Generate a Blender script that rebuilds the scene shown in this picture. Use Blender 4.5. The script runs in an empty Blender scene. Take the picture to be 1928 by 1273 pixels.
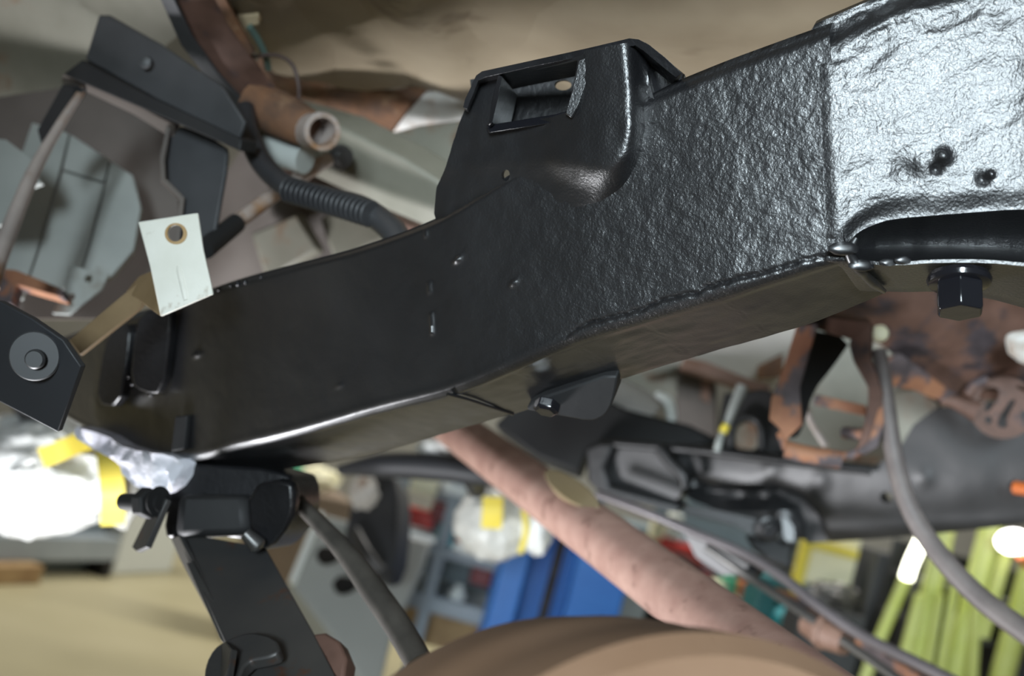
import bpy, bmesh, math, random
from mathutils import Vector, Matrix, noise
from mathutils.geometry import delaunay_2d_cdt
random.seed(4)
scene = bpy.context.scene
COL = scene.collection

# ------------------------------------------------------------------ camera
FPX, CX, CY = 2300.0, 964.0, 636.5
PITCH, ROLL, CAMH = math.radians(4.0), math.radians(15.0), 1.10
_R0 = Vector((1, 0, 0)); _F = Vector((0, math.cos(PITCH), math.sin(PITCH))); _U0 = _R0.cross(_F)
RX = _R0 * math.cos(ROLL) + _U0 * math.sin(ROLL)
UP = -_R0 * math.sin(ROLL) + _U0 * math.cos(ROLL)
FW = _F
CAM = Vector((0, 0, CAMH))
cd = bpy.data.cameras.new('camera'); cam = bpy.data.objects.new('camera', cd); COL.objects.link(cam)
M = Matrix.Identity(4)
for i in range(3):
    M[i][0] = RX[i]; M[i][1] = UP[i]; M[i][2] = -FW[i]; M[i][3] = CAM[i]
cam.matrix_world = M
cd.sensor_width = 36.0; cd.lens = FPX / 1928 * 36.0; cd.clip_start = 0.02
cd.dof.use_dof = True; cd.dof.focus_distance = 0.90; cd.dof.aperture_fstop = 4.2
scene.camera = cam

# ------------------------------------------------------------------ world, lights, exposure
w = bpy.data.worlds.new('world'); scene.world = w; w.use_nodes = True
w.node_tree.nodes['Background'].inputs[0].default_value = (0.80, 0.86, 0.90, 1)
w.node_tree.nodes['Background'].inputs[1].default_value = 0.08
scene.view_settings.view_transform = 'Standard'; scene.view_settings.look = 'None'
scene.view_settings.exposure = 0.0; scene.view_settings.gamma = 1.0
scene.view_settings.use_curve_mapping = False

def V(x, y, z):            # camera axes (right, up, forward) in metres -> world point
    return CAM + RX * x + UP * y + FW * z
def P(px, py, d):          # photograph pixel at depth d -> world point
    return V((px - CX) / FPX * d, -(py - CY) / FPX * d, d)
def area(name, loc, target, sx, sy, power, col, spread=180):
    l = bpy.data.lights.new(name, 'AREA'); l.shape = 'RECTANGLE'; l.size = sx; l.size_y = sy
    l.energy = power; l.color = col; l.spread = math.radians(spread)
    o = bpy.data.objects.new(name, l); COL.objects.link(o); o.location = loc
    o.rotation_euler = (Vector(target) - Vector(loc)).to_track_quat('-Z', 'Y').to_euler()
    return o
# lamp behind the photographer, mirrored in the arch of the rail; work lamp on the floor under the truck's rear; ceiling lamps of the shop
area('shop_lamp_behind_offscreen', V(-0.10, 0.83, -3.0), P(1700, 300, 0.84), 0.97, 1.18, 11.5, (0.80, 0.93, 1.0), 26)
area('work_lamp_left_offscreen', V(-0.70, -0.85, 1.30), P(700, 600, 1.6), 0.30, 0.30, 24, (0.95, 0.96, 1.0))
for side, x, y in (('left', -2.2, 5.0), ('middle', 0.6, 5.2), ('right', 3.0, 5.4)):
    area('ceiling_tube_' + side + '_offscreen', (x, y, 3.4), (x, y + 0.3, 0), 1.6, 0.5, 85, (1.0, 0.97, 0.9))

# ------------------------------------------------------------------ materials
MATS = {}
def mat(name, c1, c2=None, scale=6.0, rough=0.5, metal=0.0, bump=0.0, bscale=80.0, bdist=0.001,
        rust=None, rscale=10.0, rlo=0.55, rhi=0.65, spec=0.5, attr=None, emit=None, estr=0.0,
        alpha=1.0, trans=0.0, stretch=None, rvar=0.0, coat=0.0):
    m = bpy.data.materials.new(name); m.use_nodes = True; MATS[name] = m
    nt = m.node_tree; N = nt.nodes; L = nt.links; b = N['Principled BSDF']
    b.inputs['Roughness'].default_value = rough; b.inputs['Metallic'].default_value = metal
    b.inputs['Specular IOR Level'].default_value = spec
    b.inputs['Alpha'].default_value = alpha; b.inputs['Transmission Weight'].default_value = trans
    b.inputs['Coat Weight'].default_value = coat; b.inputs['Coat Roughness'].default_value = 0.33
    tc = N.new('ShaderNodeTexCoord'); mp = N.new('ShaderNodeMapping'); L.new(tc.outputs['Object'], mp.inputs[0])
    if stretch: mp.inputs['Scale'].default_value = stretch
    def nz(s, det=4.0, r=0.55):
        n = N.new('ShaderNodeTexNoise'); n.inputs['Scale'].default_value = s
        n.inputs['Detail'].default_value = det; n.inputs['Roughness'].default_value = r
        L.new(mp.outputs[0], n.inputs['Vector']); return n
    def ramp(src, lo, hi, a, c):
        r = N.new('ShaderNodeValToRGB'); r.color_ramp.elements[0].position = lo; r.color_ramp.elements[1].position = hi
        r.color_ramp.elements[0].color = (*a, 1); r.color_ramp.elements[1].color = (*c, 1)
        L.new(src, r.inputs[0]); return r
    col = ramp(nz(scale).outputs['Fac'], 0.32, 0.68, c1, c2 or c1).outputs[0]
    if rust:
        f = ramp(nz(rscale, 6, 0.62).outputs['Fac'], rlo, rhi, (0, 0, 0), (1, 1, 1)).outputs[0]
        rc = ramp(nz(rscale * 3).outputs['Fac'], 0.3, 0.7, rust, tuple(x * 0.45 for x in rust)).outputs[0]
        mx = N.new('ShaderNodeMix'); mx.data_type = 'RGBA'
        L.new(f, mx.inputs[0]); L.new(col, mx.inputs[6]); L.new(rc, mx.inputs[7]); col = mx.outputs[2]
    L.new(col, b.inputs['Base Color'])
    if rvar:
        mr = N.new('ShaderNodeMapRange'); mr.inputs[3].default_value = rough - rvar; mr.inputs[4].default_value = rough + rvar
        L.new(nz(25).outputs['Fac'], mr.inputs[0]); L.new(mr.outputs[0], b.inputs['Roughness'])
    if bump:
        bp = N.new('ShaderNodeBump'); bp.inputs['Strength'].default_value = bump; bp.inputs['Distance'].default_value = bdist
        h = nz(bscale, 3.0)
        if attr:
            a = N.new('ShaderNodeAttribute'); a.attribute_name = attr
            mu = N.new('ShaderNodeMath'); mu.operation = 'MULTIPLY'
            L.new(h.outputs['Fac'], mu.inputs[0]); L.new(a.outputs['Fac'], mu.inputs[1]); L.new(mu.outputs[0], bp.inputs['Height'])
        else:
            L.new(h.outputs['Fac'], bp.inputs['Height'])
        L.new(bp.outputs[0], b.inputs['Normal']); L.new(bp.outputs[0], b.inputs['Coat Normal'])
    if emit:
        b.inputs['Emission Color'].default_value = (*emit, 1); b.inputs['Emission Strength'].default_value = estr
    return m
BLK = (0.0042, 0.0042, 0.005)
mat('rail_paint', BLK, (0.0065, 0.0065, 0.0075), rough=0.42, coat=0.95, bump=1.0, bscale=480, bdist=0.00055, attr='grain', spec=0.6, rvar=0.05)
mat('black_paint', BLK, (0.016, 0.016, 0.018), rough=0.33, bump=0.5, bscale=160, bdist=0.001)
mat('gloss_black', (0.008, 0.008, 0.010), rough=0.16, bump=0.3, bscale=90, bdist=0.001)
mat('satin_black', (0.012, 0.012, 0.013), (0.018, 0.018, 0.019), rough=0.42, bump=0.25, bscale=60, bdist=0.002)
mat('dull_black', (0.012, 0.012, 0.013), (0.02, 0.02, 0.02), rough=0.6, spec=0.3, bump=0.3, bscale=90)
mat('plate_black', (0.016, 0.017, 0.020), (0.022, 0.024, 0.028), rough=0.55)
mat('washer_grey', (0.03, 0.032, 0.034), (0.05, 0.05, 0.052), rough=0.5)
mat('raw_steel', (0.10, 0.10, 0.10), (0.22, 0.21, 0.20), rough=0.35, metal=0.8, bump=0.2)
mat('shackle_steel', (0.035, 0.036, 0.038), (0.07, 0.066, 0.062), rough=0.45, metal=0.4, rust=(0.12, 0.05, 0.025), rscale=30, rlo=0.62, rhi=0.72, bump=0.3)
mat('chrome_wrap', (0.55, 0.54, 0.62), (0.8, 0.8, 0.86), rough=0.22, metal=0.15, bump=0.8, bscale=40, bdist=0.006)
mat('far_paint', (0.010, 0.010, 0.011), (0.015, 0.015, 0.016), rough=0.45, spec=0.9, bump=0.2, bscale=70, bdist=0.001)
mat('bed_tan', (0.25, 0.20, 0.135), (0.36, 0.30, 0.21), scale=5, rough=0.55, rust=(0.10, 0.06, 0.03), rscale=7, rlo=0.6, rhi=0.78, bump=0.25, bscale=30, bdist=0.003)
mat('bed_olive', (0.17, 0.165, 0.13), (0.24, 0.23, 0.19), scale=9, rough=0.5, rust=(0.22, 0.09, 0.03), rscale=9, rlo=0.56, rhi=0.68)
mat('bed_pale', (0.42, 0.40, 0.37), (0.55, 0.53, 0.50), rough=0.45, rust=(0.35, 0.18, 0.07), rscale=12, rlo=0.56, rhi=0.7)
mat('rust', (0.17, 0.080, 0.038), (0.07, 0.040, 0.026), scale=30, rough=0.85, rust=(0.27, 0.17, 0.10), rscale=22, rlo=0.52, rhi=0.66, bump=0.6, bscale=90, bdist=0.002)
mat('rust_brown', (0.075, 0.038, 0.026), (0.14, 0.075, 0.055), scale=20, rough=0.7, rust=(0.06, 0.045, 0.05), rscale=16, rlo=0.5, rhi=0.6, bump=0.4, bscale=80)
mat('rust_orange', (0.34, 0.16, 0.085), (0.22, 0.09, 0.05), scale=25, rough=0.7, rust=(0.12, 0.095, 0.10), rscale=16, rlo=0.47, rhi=0.54, bump=0.4)
mat('tube_rust', (0.29, 0.165, 0.135), (0.40, 0.25, 0.205), scale=25, rough=0.48, rust=(0.13, 0.06, 0.045), rscale=40, rlo=0.58, rhi=0.75, bump=0.5, bscale=120, bdist=0.001)
mat('tube_patch', (0.17, 0.125, 0.065), (0.25, 0.195, 0.12), rough=0.6)
mat('drum_rust', (0.25, 0.145, 0.085), (0.31, 0.19, 0.12), scale=8, rough=0.6, rust=(0.17, 0.085, 0.045), rscale=5, rlo=0.55, rhi=0.8)
mat('hose_rubber', (0.11, 0.092, 0.088), (0.17, 0.145, 0.135), scale=30, rough=0.55)
mat('dark_rubber', (0.02, 0.02, 0.022), (0.04, 0.04, 0.042), rough=0.42)
mat('line_steel', (0.10, 0.09, 0.095), (0.17, 0.15, 0.155), rough=0.35, metal=0.3)
mat('cable_grey', (0.03, 0.027, 0.023), (0.06, 0.053, 0.045), scale=30, rough=0.8, spec=0.15, bump=0.3)
mat('white_paint', (0.64, 0.63, 0.55), (0.74, 0.73, 0.66), scale=15, rough=0.5, rust=(0.33, 0.21, 0.09), rscale=24, rlo=0.62, rhi=0.75, bump=0.25, bscale=200)
mat('rust_stain', (0.40, 0.27, 0.13), (0.30, 0.17, 0.06), scale=40, rough=0.75)
mat('tan_strip', (0.13, 0.085, 0.04), (0.21, 0.145, 0.075), scale=18, rough=0.6)
mat('weather_panel', (0.27, 0.29, 0.275), (0.40, 0.42, 0.40), scale=6, rough=0.6, rust=(0.16, 0.10, 0.03), rscale=6, rlo=0.60, rhi=0.75)
mat('brown_panel', (0.07, 0.058, 0.05), (0.11, 0.092, 0.08), scale=6, rough=0.65)
mat('dark_grey_panel', (0.026, 0.027, 0.029), (0.044, 0.045, 0.048), scale=12, rough=0.6)
mat('pale_rod', (0.30, 0.26, 0.24), (0.42, 0.36, 0.33), scale=20, rough=0.5, rust=(0.3, 0.15, 0.06), rscale=14, rlo=0.5, rhi=0.65)
mat('cream', (0.62, 0.50, 0.32), rough=0.5)
mat('wire_brown', (0.06, 0.04, 0.035), rough=0.6)
mat('wire_teal', (0.10, 0.16, 0.14), rough=0.6)
mat('floor_epoxy', (0.36, 0.32, 0.19), (0.42, 0.375, 0.235), scale=1.5, rough=0.45)
mat('wall_paint', (0.30, 0.29, 0.26), (0.36, 0.35, 0.31), scale=2, rough=0.8)
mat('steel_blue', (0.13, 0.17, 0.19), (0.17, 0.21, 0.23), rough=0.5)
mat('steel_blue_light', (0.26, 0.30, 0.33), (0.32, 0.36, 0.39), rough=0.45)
mat('cab_grey', (0.25, 0.265, 0.25), (0.31, 0.32, 0.305), scale=2, rough=0.5)
mat('white_box', (0.62, 0.65, 0.62), rough=0.6)
mat('carton', (0.19, 0.14, 0.10), (0.24, 0.18, 0.13), rough=0.8)
mat('wood', (0.28, 0.17, 0.08), (0.40, 0.27, 0.13), scale=10, rough=0.7)
mat('dark_void', (0.010, 0.010, 0.010), (0.018, 0.016, 0.014), rough=0.9, spec=0.1)
mat('lift_blue', (0.012, 0.13, 0.48), (0.02, 0.17, 0.56), rough=0.4)
mat('red_plastic', (0.55, 0.03, 0.02), rough=0.4)
mat('dark_red', (0.16, 0.015, 0.015), rough=0.5)
mat('orange_plastic', (0.60, 0.15, 0.04), rough=0.4)
mat('teal_plastic', (0.04, 0.36, 0.42), rough=0.35)
mat('teal_dark', (0.015, 0.11, 0.12), rough=0.5)
mat('green_plastic', (0.05, 0.32, 0.17), rough=0.5)
mat('white_plastic', (0.75, 0.78, 0.74), rough=0.4)
mat('cream_card', (0.82, 0.78, 0.55), rough=0.6)
mat('yellow', (0.75, 0.60, 0.05), (0.85, 0.72, 0.10), rough=0.5)
mat('tape_yellow', (0.80, 0.62, 0.06), (0.88, 0.74, 0.15), rough=0.5)
mat('lime', (0.52, 0.58, 0.13), (0.62, 0.66, 0.26), scale=5, rough=0.45)
mat('plastic_film', (0.80, 0.82, 0.80), (0.92, 0.93, 0.91), rough=0.25, bump=0.7, bscale=30, bdist=0.01)
mat('clear_film', (0.72, 0.72, 0.68), (0.9, 0.9, 0.86), scale=14, rough=0.22, trans=0.25, bump=0.8, bscale=24, bdist=0.01)
mat('tube_glow', (1, 1, 0.9), rough=0.4, emit=(1.0, 1.0, 0.80), estr=7.0)
mat('lamp_glow', (1, 1, 1), rough=0.4, emit=(1.0, 0.98, 0.95), estr=8.0)
mat('flesh_rust', (0.24, 0.145, 0.11), (0.17, 0.09, 0.06), scale=20, rough=0.6)

# ------------------------------------------------------------------ object helpers
def link(name, verts, faces, m, parent=None, smooth=True, bevel=0.0, seg=2, edge=math.radians(35), origin=None, attr=None):
    verts = [Vector(v) for v in verts]
    if parent is not None: o0 = parent.matrix_world.translation.copy() if parent.type == 'EMPTY' and not parent.parent else ORIG[parent.name]
    elif origin is not None: o0 = Vector(origin)
    else:
        lo = Vector((min(v[i] for v in verts) for i in range(3))); hi = Vector((max(v[i] for v in verts) for i in range(3)))
        o0 = Vector(((lo.x + hi.x) / 2, (lo.y + hi.y) / 2, lo.z))
    me = bpy.data.meshes.new(name); me.from_pydata([v - o0 for v in verts], [], faces); me.update()
    bm = bmesh.new(); bm.from_mesh(me)
    bmesh.ops.recalc_face_normals(bm, faces=bm.faces)
    for f in bm.faces: f.smooth = smooth
    if smooth:
        for e in bm.edges:
            if len(e.link_faces) == 2 and e.calc_face_angle(0) > edge: e.smooth = False
    bm.to_mesh(me); bm.free()
    if attr:
        a = me.attributes.new('grain', 'FLOAT', 'POINT')
        for i, x in enumerate(attr): a.data[i].value = x
    me.materials.append(MATS[m])
    o = bpy.data.objects.new(name, me); COL.objects.link(o)
    if parent is not None: o.parent = parent
    else: o.location = o0
    ORIG[o.name] = o0
    if bevel:
        md = o.modifiers.new('bevel', 'BEVEL'); md.width = bevel; md.segments = seg; md.limit_method = 'ANGLE'; md.angle_limit = math.radians(40)
        md.harden_normals = False
    return o
ORIG = {}
def thing(name, label, cat, loc, group=None):
    e = bpy.data.objects.new(name, None); COL.objects.link(e); e.location = loc; e.empty_display_size = 0.05
    bpy.context.view_layer.update()
    e['label'] = label; e['category'] = cat
    if group: e['group'] = group
    ORIG[e.name] = Vector(loc)
    return e
def tag(o, label, cat, group=None):
    o['label'] = label; o['category'] = cat
    if group: o['group'] = group
    return o
def plane_depth(anchors):
    """depth as a plane in space through pixel anchors (x, y, d): 1/d is linear in pixels"""
    if isinstance(anchors, (int, float)):
        return lambda x, y: anchors
    import numpy as np
    A = np.array([[1, x, y] for x, y, d in anchors]); b = np.array([1 / d for x, y, d in anchors])
    c = np.linalg.lstsq(A, b, rcond=None)[0]
    return lambda x, y: 1.0 / (c[0] + c[1] * x + c[2] * y)
def inside(pt, poly):
    x, y = pt; r = False; j = len(poly) - 1
    for i in range(len(poly)):
        xi, yi = poly[i]; xj, yj = poly[j]
        if (yi > y) != (yj > y) and x < (xj - xi) * (y - yi) / (yj - yi) + xi: r = not r
        j = i
    return r
def rounded(poly, it=1):
    for _ in range(it):
        q = []
        for i in range(len(poly)):
            a, b = poly[i], poly[(i + 1) % len(poly)]
            q += [(a[0] * .75 + b[0] * .25, a[1] * .75 + b[1] * .25), (a[0] * .25 + b[0] * .75, a[1] * .25 + b[1] * .75)]
        poly = q
    return poly
def circle(x, y, rx, ry=None, n=16, rot=0):
    ry = ry or rx; c, s = math.cos(rot), math.sin(rot)
    return [(x + rx * math.cos(t) * c - ry * math.sin(t) * s, y + rx * math.cos(t) * s + ry * math.sin(t) * c) for t in [2 * math.pi * k / n for k in range(n)]]
def sheet(name, outline, depth, thick, m, parent=None, holes=(), step=0, disp=None, bevel=0.0, back=None, rnd=0, grain=None, edge=35):
    """a plate of real thickness: outline traced in photograph pixels, standing on its own plane in space"""
    if rnd: outline = rounded(outline, rnd)
    df = depth if callable(depth) else plane_depth(depth)
    loops = [list(outline)] + [list(h) for h in holes]
    co, ed = [], []
    for lp in loops:
        if step:
            q = []
            for i in range(len(lp)):
                a, b = Vector(lp[i]), Vector(lp[(i + 1) % len(lp)]); n = max(1, int((b - a).length / step))
                q += [tuple(a.lerp(b, k / n)) for k in range(n)]
            lp = q
        k0 = len(co); co += lp; ed += [(k0 + i, k0 + (i + 1) % len(lp)) for i in range(len(lp))]
    if step:
        xs = [p[0] for p in outline]; ys = [p[1] for p in outline]
        nb = len(co); bd = co[:]
        y = min(ys) + step / 2; row = 0
        while y < max(ys):
            x = min(xs) + step / 2 * (1 + row % 2)
            while x < max(xs):
                if inside((x, y), outline) and not any(inside((x, y), h) for h in holes):
                    if all((x - q[0]) ** 2 + (y - q[1]) ** 2 > (0.45 * step) ** 2 for q in bd): co.append((x, y))
                x += step
            y += step; row += 1
    vv, ee, ff, *_ = delaunay_2d_cdt([Vector(c) for c in co], ed, [], 0, 1e-4)
    ff = [f for f in ff if inside(tuple(sum((vv[i] for i in f), Vector((0, 0))) / len(f)), loops[0]) and not any(inside(tuple(sum((vv[i] for i in f), Vector((0, 0))) / len(f)), h) for h in holes)]
    fr = [P(v[0], v[1], df(v[0], v[1])) for v in vv]
    n = Vector((0, 0, 0))
    for f in ff: n += (fr[f[1]] - fr[f[0]]).cross(fr[f[2]] - fr[f[0]])
    n.normalize()
    c = sum(fr, Vector()) / len(fr)
    if n.dot(c - CAM) > 0: n = -n
    ext = -n * thick if back is None else (RX * back[0] + UP * back[1] + FW * back[2])
    bk = [p + ext for p in fr]
    if disp: fr = [p + n * disp(vv[i][0], vv[i][1], p) for i, p in enumerate(fr)]
    N = len(fr); faces = [tuple(f) for f in ff] + [tuple(i + N for i in reversed(f)) for f in ff]
    cnt = {}
    for f in ff:
        for i in range(len(f)):
            a, b = f[i], f[(i + 1) % len(f)]; cnt.setdefault((min(a, b), max(a, b)), []).append((a, b))
    for k, l in cnt.items():
        if len(l) == 1: a, b = l[0]; faces.append((b, a, a + N, b + N))
    at = None
    if grain: at = [grain(v[0], v[1]) for v in vv] * 2
    return link(name, fr + bk, faces, m, parent, bevel=bevel, attr=at, edge=math.radians(edge))
def spline(pts, n=8):
    pts = [Vector(p) for p in pts]
    if len(pts) < 3: return pts
    q = [pts[0] * 2 - pts[1]] + pts + [pts[-1] * 2 - pts[-2]]; out = []
    for i in range(1, len(q) - 2):
        a, b, c, d = q[i - 1:i + 3]
        for k in range(n):
            t = k / n
            out.append(0.5 * ((2 * b) + (c - a) * t + (2 * a - 5 * b + 4 * c - d) * t * t + (3 * b - a - 3 * c + d) * t ** 3))
    return out + [q[-2]]
def tube_geo(pts, r, sides=12, cap=True, flat=1.0):
    rs = r if isinstance(r, (list, tuple)) else None
    V_, F_ = [], []; n = len(pts); ref = None
    for i, p in enumerate(pts):
        t = (pts[min(i + 1, n - 1)] - pts[max(i - 1, 0)]).normalized()
        if ref is None: ref = t.orthogonal().normalized()
        ref = (ref - t * ref.dot(t)).normalized(); bi = t.cross(ref)
        if rs: u = i / (n - 1) * (len(rs) - 1); k = min(int(u), len(rs) - 2); rr = rs[k] + (rs[k + 1] - rs[k]) * (u - k)
        else: rr = r
        for s in range(sides):
            a = 2 * math.pi * s / sides; V_.append(p + ref * math.cos(a) * rr + bi * math.sin(a) * rr * flat)
    for i in range(n - 1):
        for s in range(sides):
            F_.append((i * sides + s, i * sides + (s + 1) % sides, (i + 1) * sides + (s + 1) % sides, (i + 1) * sides + s))
    if cap: F_ += [tuple(range(sides)), tuple(range((n - 1) * sides, n * sides))]
    return V_, F_
def tube(name, px, r, m, parent=None, n=8, sides=12, raw=False, bevel=0):
    pts = spline([p if raw else P(*p) for p in px], n)
    v, f = tube_geo(pts, r, sides)
    return link(name, v, f, m, parent, bevel=bevel)
def lathe(name, o, axis, prof, m, parent=None, sides=32, bevel=0, close=True, ref=None):
    """prof: (distance along axis, radius) pairs"""
    o = Vector(o); ax = Vector(axis).normalized(); a = (ref or ax.orthogonal()); a = (a - ax * a.dot(ax)).normalized(); b = ax.cross(a)
    V_, F_ = [], []
    for t, r in prof:
        for s in range(sides):
            th = 2 * math.pi * s / sides; V_.append(o + ax * t + (a * math.cos(th) + b * math.sin(th)) * r)
    n = len(prof)
    for i in range(n - 1):
        for s in range(sides): F_.append((i * sides + s, i * sides + (s + 1) % sides, (i + 1) * sides + (s + 1) % sides, (i + 1) * sides + s))
    if close: F_ += [tuple(range(sides)), tuple(range((n - 1) * sides, n * sides))]
    return link(name, V_, F_, m, parent, bevel=bevel)
def box(name, c, size, m, parent=None, yaw=0.0, axes=None, bevel=0.004):
    """world-upright box; c is the centre of its base"""
    if axes is None:
        ca, sa = math.cos(yaw), math.sin(yaw); axes = (Vector((ca, sa, 0)), Vector((-sa, ca, 0)), Vector((0, 0, 1)))
    x, y, z = [a * s for a, s in zip(axes, (size[0] / 2, size[1] / 2, size[2]))]; c = Vector(c)
    v = [c - x - y, c + x - y, c + x + y, c - x + y]; v += [p + z for p in v]
    f = [(0, 3, 2, 1), (4, 5, 6, 7), (0, 1, 5, 4), (1, 2, 6, 5), (2, 3, 7, 6), (3, 0, 4, 7)]
    return link(name, v, f, m, parent, smooth=False, bevel=bevel)
def floor_at(px, py):
    d = P(px, py, 1) - CAM; return CAM + d * (-CAM.z / d.z)
def interp(tab, x):
    if x <= tab[0][0]: a, b = tab[0], tab[1]
    elif x >= tab[-1][0]: a, b = tab[-2], tab[-1]
    else:
        for a, b in zip(tab, tab[1:]):
            if a[0] <= x <= b[0]: break
    t = (x - a[0]) / (b[0] - a[0]); return [p + (q - p) * t for p, q in zip(a, b)]
def smooth_tab(tab, n=10):
    pts = [Vector(r) for r in tab]
    q = [pts[0] * 2 - pts[1]] + pts + [pts[-1] * 2 - pts[-2]]; out = []
    for i in range(1, len(q) - 2):
        a, b, c, d = q[i - 1:i + 3]
        for k in range(n):
            t = k / n; out.append(0.5 * ((2 * b) + (c - a) * t + (2 * a - 5 * b + 4 * c - d) * t * t + (3 * b - a - 3 * c + d) * t ** 3))
    return [list(v) for v in out] + [list(q[-2])]
def sm(a, b, x):
    t = min(1, max(0, (x - a) / (b - a))); return t * t * (3 - 2 * t)
def nz(p, s, o=3):
    return noise.fractal(p * s, 0.9, 2.0, o, noise_basis='PERLIN_ORIGINAL')
def gs(x, wd): return math.exp(-(x / wd) ** 2)

# ================================================================== THE ROOM
def struct(o): o['kind'] = 'structure'; return o
struct(box('floor', (0, 4, -0.1), (18, 20, 0.1), 'floor_epoxy', bevel=0))
struct(box('wall_back', (0, 9.6, 0), (18, 0.15, 3.8), 'wall_paint', bevel=0))
struct(box('wall_left', (-7.5, 4, 0), (0.15, 11, 3.8), 'wall_paint', bevel=0))
struct(box('wall_right', (7.5, 4, 0), (0.15, 11, 3.8), 'wall_paint', bevel=0))

# ================================================================== NEAR FRAME RAIL
rail = thing('frame_rail', 'freshly painted glossy black truck frame rail sweeping up under the rusty bed', 'frame rail', P(1000, 760, 1.0))
TAB = [  # bottom-edge x,y | top x,y | far bottom edge x,y | depth
    (90, 765, 95, 640, 225, 815, 1.470), (200, 825, 200, 600, 330, 862, 1.350), (340, 862, 332, 560, 466, 893, 1.235),
    (450, 838, 440, 522, 575, 880, 1.165), (560, 812, 548, 492, 690, 862, 1.113), (700, 772, 685, 455, 825, 823, 1.057),
    (840, 737, 822, 402, 965, 781, 1.008), (950, 694, 930, 338, 1068, 742, 0.975), (1070, 642, 1050, 262, 1180, 711, 0.943),
    (1200, 600, 1180, 192, 1305, 672, 0.913), (1350, 556, 1330, 128, 1450, 632, 0.882), (1450, 522, 1430, 90, 1545, 602, 0.864),
    (1590, 480, 1560, 45, 1668, 551, 0.842)]
ST = smooth_tab(TAB, 40)
def web_depth(x, y): return interp(RT if x > 1590 else [(r[0], r[6]) for r in TAB], x)[1]
RT = [(1590, 0.842), (1700, 0.832), (1928, 0.818), (2080, 0.812)]
NY, NU = 130, 26
def face_disp(x, y, v, p):
    g = sm(820, 1250, x)
    q = Vector((p.x, p.y, p.z))
    h = 0.0005 * nz(q, 22, 2) + (0.00015 + 0.00025 * g) * nz(q, 90, 3) + 0.00022 * g * nz(q, 260, 2)
    h -= 0.004 * sm(0.93, 1.0, v) ** 2
    # ragged drip line a little above the lower edge
    k = sm(1040, 1090, x) * (1 - sm(1540, 1580, x))
    vg = 0.035 + 0.03 * noise.noise(Vector((x * 0.011, 3.3, 0))) + 0.018 * noise.noise(Vector((x * 0.05, 7, 0)))
    h += k * (-0.0018 * gs(v - vg, 0.009) + 0.0010 * sm(vg + .004, vg - .02, v))
    # vertical weld seam
    xc = 800 + 22 * (1 - v); gate = sm(-0.12, 0.2, noise.noise(Vector((2, v * 9, 1.7)))) * sm(0.02, 0.1, v) * (1 - sm(0.9, 1, v))
    h += 0.0016 * gate * gs(x - xc, 3.0)
    # rolled lower edge bead
    h += 0.0016 * gs(v, 0.035)
    for bx, bv, s in ((862, .70, .0030), (968, .42, .0022), (372, .62, .003), (640, .2, .001)):
        h += s * math.exp(-((x - bx) / 7) ** 2 - ((v - bv) / .016) ** 2)
    return h
verts, faces, grain = [], [], []
n_prof = None
for r in ST:
    bx, by, tx, ty, ux, uy, d = r
    B, T, U = P(bx, by, d), P(tx, ty, d), P(ux, uy, d + 0.058)
    along = (P(bx + 8, by, web_depth(bx + 8, by)) - P(bx - 8, by, web_depth(bx - 8, by))).normalized()
    n = (T - B).cross(along).normalized()
    if n.dot(B - CAM) > 0: n = -n
    row = []
    inn = (U - B); inn_n = inn.normalized()
    upv = (T - B).normalized(); ks = sm(1150, 1300, bx)
    row.append(T + inn * 0.98 + upv * .008 * ks); row.append(T + inn * 0.5 + upv * .011 * ks); row.append(T + inn * 0.24 + upv * .009 * ks)
    row.append(T + inn * 0.09 + upv * .0045 * ks)
    for j in range(NY + 1):
        v = 1 - j / NY; p = B.lerp(T, v * 0.985)
        x = bx + (tx - bx) * v
        p2 = p - inn_n * 0.0045 * 0
        row.append(p + n * face_disp(x, 0, v, p) + inn_n * (0.0062 * (1 - math.sin(math.acos(max(0, 1 - v / 0.045))))  if v < 0.045 else 0))
    dn = ((U - B).cross(along)).normalized()
    if dn.dot(T - B) > 0: dn = -dn
    row.append(B + inn_n * 0.0062 + dn * 0.0014); row.append(B + inn_n * 0.0085 + dn * 0.0014)
    for j in range(1, NU + 1):
        t = .12 + .88 * j / NU; p = B.lerp(U, t)
        q = Vector((p.x * 0.5, p.y, p.z))
        h = 0.0005 * nz(p, 45, 2) + 0.00045 * nz(Vector((along.dot(p) * .5, t * .05, 0)), 260, 2) * sm(700, 1100, bx) * (1 - sm(1250, 1500, bx))
        if bx < 845: h -= 0.0016 * sm(845, 838, bx)          # lap joint of the two boxed plates
        row.append(p + dn * h)
    row.append(U + (T - B).normalized() * 0.004 + inn_n * 0.002); row.append(U + (T - B) * 0.5); row.append(T + inn * 0.98 - (T - B).normalized() * 0.004)
    n_prof = len(row); verts += row
    g = 0.25 + 0.75 * sm(800, 1250, bx)
    grain += [g] * (NY + 5) + [0.3 * g] * (n_prof - NY - 5)
for i in range(len(ST) - 1):
    for j in range(n_prof):
        k = (j + 1) % n_prof
        faces.append((i * n_prof + j, i * n_prof + k, (i + 1) * n_prof + k, (i + 1) * n_prof + j))
faces += [tuple(range(n_prof)), tuple(range((len(ST) - 1) * n_prof, len(ST) * n_prof))]
o = link('boxed_web', verts, faces, 'rail_paint', rail, attr=grain, edge=math.radians(60))
o['label'] = 'glossy black boxed web with pebbled paint and rolled lower edge'

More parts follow.
